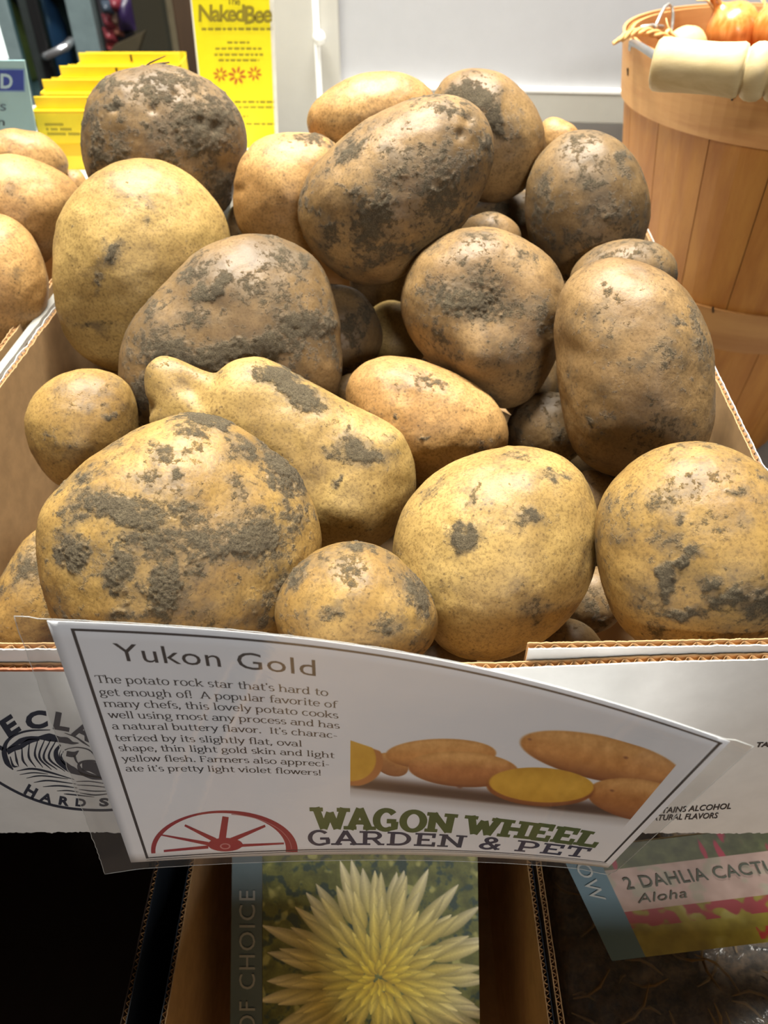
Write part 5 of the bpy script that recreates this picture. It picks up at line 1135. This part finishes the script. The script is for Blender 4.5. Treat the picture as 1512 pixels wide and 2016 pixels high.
pk = [((203, 0, 220, 28), (60, 70, 84), 'grey blue'), ((218, -8, 238, 24), (120, 44, 56), 'dark red'), ((236, -8, 256, 60), (48, 34, 72), 'purple'), ((206, 26, 222, 56), (130, 52, 62), 'rose red'), ((220, 24, 238, 50), (150, 120, 104), 'beige'), ((208, 54, 226, 84), (150, 64, 72), 'pinkish red'), ((224, 48, 240, 72), (160, 100, 84), 'salmon'), ((212, 80, 228, 104), (150, 60, 60), 'brick red')]
for i, ((x0, y0, x1_, y1_), c, nm) in enumerate(pk):
    yq = ys + .02 + .006 * i; a = at_y(x0, y1_, yq); b = at_y(x1_, y0, yq); n = 9
    U, Vv = np.meshgrid(np.linspace(-1, 1, n), np.linspace(-1, 1, n)); bulge = .018 * (1 - U ** 2) * (1 - Vv ** 2)
    Vf = np.stack([(a[0] + b[0]) / 2 + U * (b[0] - a[0]) / 2, yq - bulge, (a[2] + b[2]) / 2 + Vv * (b[2] - a[2]) / 2], -1).reshape(-1, 3); Vb = Vf.copy(); Vb[:, 1] = yq + bulge.ravel() + .002
    q = grid_faces(n, n); o = mkmesh('packet', np.concatenate([Vf, Vb]), np.concatenate([q, q[:, ::-1] + n * n]), pm('packet_' + nm.replace(' ', '_'), c, .35, var=.2, scale=60), None, True)
    tag(o, nm + ' snack packet hanging behind the yellow cartons', 'packet', 'hanging snack packets')
rk = empty('packet_rack', (at_y(228, 40, ys)[0], ys + .06, 0), 'dark rack panel carrying the hanging packets', 'rack'); a = [xR + .004]; b = at_y(262, 60, ys + .06)
mb = MB(); mb.box((a[0], ys + .06, 0), (b[0], ys + .07, 1.6)); mb.build('panel', pm('dark_rack', (34, 30, 36), .6), rk)
mb = MB()
for i in range(8):
    x0, y0, x1_, y1_ = pk[i][0]; P = at_y((x0 + x1_) / 2, y0 + 2, ys + .05)
    if P[0] > xR + .012: mb.tube([P, (P[0], ys + .06, P[2])], .002, 6)
mb.build('peg', M['metal'], rk)
# brown post at right of the beige wall
yp = 1.5; a = at_y(346, 60, yp)[0]; b = at_y(392, 60, yp)[0]
po = empty('wooden_post', ((a + b) / 2, yp, 0), 'dark brown upright post left of the yellow card', 'post'); mb = MB(); mb.box((a, yp, 0), (b, yp + .06, 2.2)); bevel(mb.build('shaft', wood('dark_brown_wood', (72, 52, 34), (56, 40, 26)), po), .003)
mb = MB(); mb.box((a - .01, yp - .01, 0), (b + .01, yp + .07, .05)); bevel(mb.build('foot', pm('post_foot', (60, 44, 30), .6), po), .002)

# ------------------------------------------------------------------ flower package in the middle lower box
pg = empty('bulb_package', tuple(at_depth(700, 2200, .45)), 'printed package with a pale yellow dahlia picture, standing in the middle lower box', 'package')
SP = .452
x0p, x1p, y0p, y1p = 457, 941, 1600, 2120
V = [at_depth(x, y, SP + .0012) for x, y in ((x0p, y0p), (x1p - 4, y0p), (x1p + 6, y1p), (x0p - 6, y1p))]; V += [at_depth(x, y, SP + .02) for x, y in ((x0p + 8, y0p), (x1p - 18, y0p), (x1p - 6, y1p), (x0p + 8, y1p))]
bevel(mkmesh('card_sleeve', V, [(0, 1, 2, 3), (7, 6, 5, 4), (0, 4, 5, 1), (1, 5, 6, 2), (2, 6, 7, 3), (3, 7, 4, 0)], pm('package_board', (120, 118, 96), .5), pg), .0008)
nu, nv = 330, 360
U, Vv = np.meshgrid(np.linspace(0, 1, nu), np.linspace(0, 1, nv)); U = U.ravel(); Vv = Vv.ravel(); Y = y0p + (y1p - y0p) * Vv; X = 517 + (x1p - 2 + 7 * Vv - 517) * U
P3 = np.stack([X, Y, 0 * X], 1); C = np.tile(np.array([96., 104, 44]), (len(X), 1)) + fbm(P3 / 30, 4)[:, None] * np.array([50, 46, 26])
m = sstep(.05, .35, fbm(P3 / 26 + 40, 3)); C = over(C, m, (34, 62, 52)); m = sstep(.2, .4, fbm(P3 / 34 + 80, 2)); C = over(C, m * .7, (196, 196, 120))
fcx, fcy = 745, 1925; rp = np.random.RandomState(5)
def petal(C, a, r0, L, wd, col, col2):
    dx, dy = X - fcx, Y - fcy; x = dx * math.cos(a) + dy * math.sin(a) - r0; y = -dx * math.sin(a) + dy * math.cos(a); t = x / L
    k = (t > -.05) & (t < 1.02) & (np.abs(y) < wd * 1.3)
    if not k.any(): return C
    tt = np.clip(t[k], 0, 1); prof_ = wd * (np.sin(np.pi * np.clip(tt, 0, 1) ** .75) ** .8 * .9 + .1 * (1 - tt)) + .01; e = np.abs(y[k]) / prof_; mm = 1 - sstep(.75, 1.0, e)
    sh_ = 1 - .28 * np.abs(y[k]) / (prof_ + .1) - .12 * (1 - tt); c = (np.array(col) * tt[:, None] + np.array(col2) * (1 - tt)[:, None]) * sh_[:, None]
    C[k] = C[k] * (1 - mm[:, None]) + c * mm[:, None]; return C
for ring, (rad, L, npet) in enumerate(((130, 96, 34), (112, 92, 32), (94, 84, 30), (76, 74, 28), (58, 62, 26), (40, 52, 22), (24, 40, 18), (8, 28, 14))):
    f = ring / 7
    for j in range(npet):
        a = 2 * math.pi * (j + .5 * (ring % 2)) / npet + rp.normal() * .07; c1 = np.array([246, 242, 204]) * (1 - f) + np.array([240, 220, 70]) * f; c2 = np.array([222, 210, 110]) * (1 - f) + np.array([214, 182, 30]) * f
        C = petal(C, a, rad + rp.normal() * 5, L * rp.uniform(.85, 1.2), 11 + 5 * (1 - f), c1 * rp.uniform(.9, 1.06), c2)
C = C + fbm(P3 / 4 + 3, 2)[:, None] * 10
o = mkmesh('flower_picture', np.array([at_depth(x, y, SP) for x, y in zip(X, Y)]), grid_faces(nu, nv), M['printed'], pg); set_cols(o, C); o['label'] = 'printed photo of a pale yellow spiky dahlia'
mkmesh('title_strip', [at_depth(x, y, SP) for x, y in ((x0p + 1, y0p), (516, y0p), (516, y1p), (x0p - 5, y1p))], [(0, 3, 2, 1)], pm('slate_teal_ink', (74, 96, 104), .5), pg)
m_gl = pm('grey_lettering', (150, 158, 158), .6)
V, Fc = font_text('OF CHOICE', .0, 1.12); V = V.copy(); V[:, 0] -= V[:, 0].min(); V[:, 0] /= V[:, 0].max(); V[:, 1] /= .73
P = np.array([at_depth(502 - v[1] * 33, 2035 - v[0] * 282, SP - .0006) for v in V - np.array([[0, 0]])]); P = np.array([at_depth(470 + (1 - v[1]) * 33, 2035 - v[0] * 282, SP - .0006) for v in V]) if False else P
o = mkmesh('strip_lettering', P, Fc, m_gl, pg); o['label'] = 'OF CHOICE in upright grey capitals'

# ------------------------------------------------------------------ bagged dahlia tubers in the right lower box
bg = empty('tuber_bag', (.20, .20, ZL + .002), 'clear plastic bag of dark peat with a dahlia card, lower right', 'bag')
BX0, BX1, BY0, BY1 = .090, .352, .030, .40
nx, ny = 120, 150; U, Vv = np.meshgrid(np.linspace(0, 1, nx), np.linspace(0, 1, ny)); U = U.ravel(); Vv = Vv.ravel(); x = BX0 + (BX1 - BX0) * U; y = BY0 + (BY1 - BY0) * Vv
P3 = np.stack([x, y, 0 * x], 1); ed = np.minimum(np.minimum(U, 1 - U), np.minimum(Vv, 1 - Vv)); top = .795 + .012 * fbm(P3 / .05, 2); h = ZL + .004 + (top - ZL - .004) * sstep(0, .06, ed) + .004 * fbm(P3 / .012, 4) * sstep(0, .05, ed)
t_ = NT('dark_peat'); tc = t_.n('ShaderNodeTexCoord').outputs['Object']; n1 = t_.noise(160, 6, .7, tc); c = t_.mix(t_.rng(n1, .35, .65), s2l((34, 28, 22)), s2l((82, 66, 50))); t_.l(c, t_.b.inputs['Base Color']); t_.b.inputs['Roughness'].default_value = .9; t_.l(t_.bump(n1, .8, .003), t_.b.inputs['Normal'])
o = mkmesh('peat', np.stack([x, y, h], 1), grid_faces(nx, ny), t_.m, bg, True)
mb = MB(); rs = np.random.RandomState(9)
for i in range(150):
    cx_, cy_ = rs.uniform(BX0 + .02, BX1 - .02), rs.uniform(BY0 + .02, .25); a = rs.uniform(0, 6.28); L = rs.uniform(.012, .03); z = .802 + rs.uniform(-.004, .006)
    pts = [(cx_ + math.cos(a + .6 * t) * L * t, cy_ + math.sin(a + .6 * t) * L * t, z + .004 * math.sin(3 * t)) for t in (-.5, -.2, .1, .5)]; mb.tube(pts, [.0004, .0009, .0009, .0003], 5)
o = mb.build('wood_shavings', pm('brown_shaving', (104, 84, 52), .8), bg); o['kind'] = 'stuff'
hf = h + .010 * sstep(0, .05, ed) + .004 * fbm(P3 / .03 + 4, 3) * sstep(0, .06, ed) + .0006
mkmesh('bag_film', np.stack([x, y, hf], 1), grid_faces(nx, ny), M['bag_film'], bg, True)['label'] = 'crinkled clear plastic film'
# card in the bag: bottom-left corner, bottom direction and upward direction in the photo
SD = .420
def dpt(a, b, off=0.):
    """a along the bottom edge, b upward, in photo pixels"""
    bx, by = 1205, 1892; return at_depth(bx + a * .9927 - b * .43 + 0, by - a * .1205 - b * .903, SD - .00000 * a - off)
dc = pg
V = [dpt(0, 0), dpt(460, 0), dpt(460, 240), dpt(0, 240)]; V += [v + FW * .0012 for v in V]
cdo = mkmesh('dahlia_card', V, [(0, 1, 2, 3), (7, 6, 5, 4), (0, 4, 5, 1), (1, 5, 6, 2), (2, 6, 7, 3), (3, 7, 4, 0)], pm('card_edge_cream', (214, 208, 170), .5), bg); cdo['label'] = 'printed card reading 2 DAHLIA CACTUS Aloha'
nu, nv = 260, 200; U, Vv = np.meshgrid(np.linspace(0, 1, nu), np.linspace(0, 1, nv)); U = U.ravel(); Vv = Vv.ravel(); A = U * 460; B = Vv * 239
# crop of the card: bands
P3 = np.stack([A, B, 0 * A], 1); C = np.tile(np.array([140., 130, 20]), (len(A), 1)) + fbm(P3 / 40, 3)[:, None] * 40; C = over(C, sstep(.1, .4, fbm(P3 / 60 + 5, 2)) * .6, (176, 176, 110))
m = sstep(60, 78, B + 10 * fbm(P3 / 20 + 3, 2)); mr = sstep(.0, .18, fbm(P3 / 34 + 21, 2) + .12) * (B > 62) * (B < 98); C = over(C, mr, (150, 34, 52)); C = over(C, ((A > 300) & (B < 34) & (B > 8 + 0 * A)) * sstep(.0, .2, fbm(P3 / 30 + 50, 2) + .1), (176, 30, 50))
pb = (B > 98) & (B < 188); C[pb] = np.array([186., 160, 150]) + fbm(P3[pb] / 30 + 14, 2)[:, None] * 26; m = pb * sstep(.05, .3, fbm(P3 / 40 + 70, 2)); C = over(C, m * .55, (150, 160, 136))
tb = B >= 188; C[tb] = np.array([70., 80, 34]) + fbm(P3[tb] / 26 + 31, 3)[:, None] * 46; m = tb * sstep(.18, .3, fbm(np.stack([A / 24, B / 90, 0 * A], 1) + 6, 2)); C = over(C, m * 1., (170, 20, 60))
st_ = A < 66; C[st_] = (58, 108, 128)
C = C * .8
o = mkmesh('card_print', np.array([dpt(a, b, .0004) for a, b in zip(A, B)]), grid_faces(nu, nv), M['printed'], cdo); set_cols(o, C)
def dtext(txt, a0, a1, b0, h, mat, bold=.01, shear=0.):
    V, Fc = font_text(txt, bold, 1.05, shear); V = V.copy(); V[:, 0] -= V[:, 0].min(); V[:, 0] /= V[:, 0].max(); V[:, 1] /= .73
    return mkmesh('card_lettering', np.array([dpt(a0 + (a1 - a0) * v[0], b0 + h * v[1], .001) for v in V]), Fc, mat, cdo)
m_dg = pm('dark_green_ink', (58, 66, 56), .6); dtext('2 DAHLIA CACTUS', 92, 410, 143, 27, m_dg); dtext('Aloha', 100, 200, 112, 20, m_dg, 0, .35)
V, Fc = font_text('BLOW', .0, 1.1)
V = V.copy(); V[:, 0] -= V[:, 0].min(); V[:, 0] /= V[:, 0].max(); V[:, 1] /= .73
mkmesh('card_lettering', np.array([dpt(16 + v[1] * 30, 258 - v[0] * 130, .001) for v in V]), Fc, m_gl, cdo)
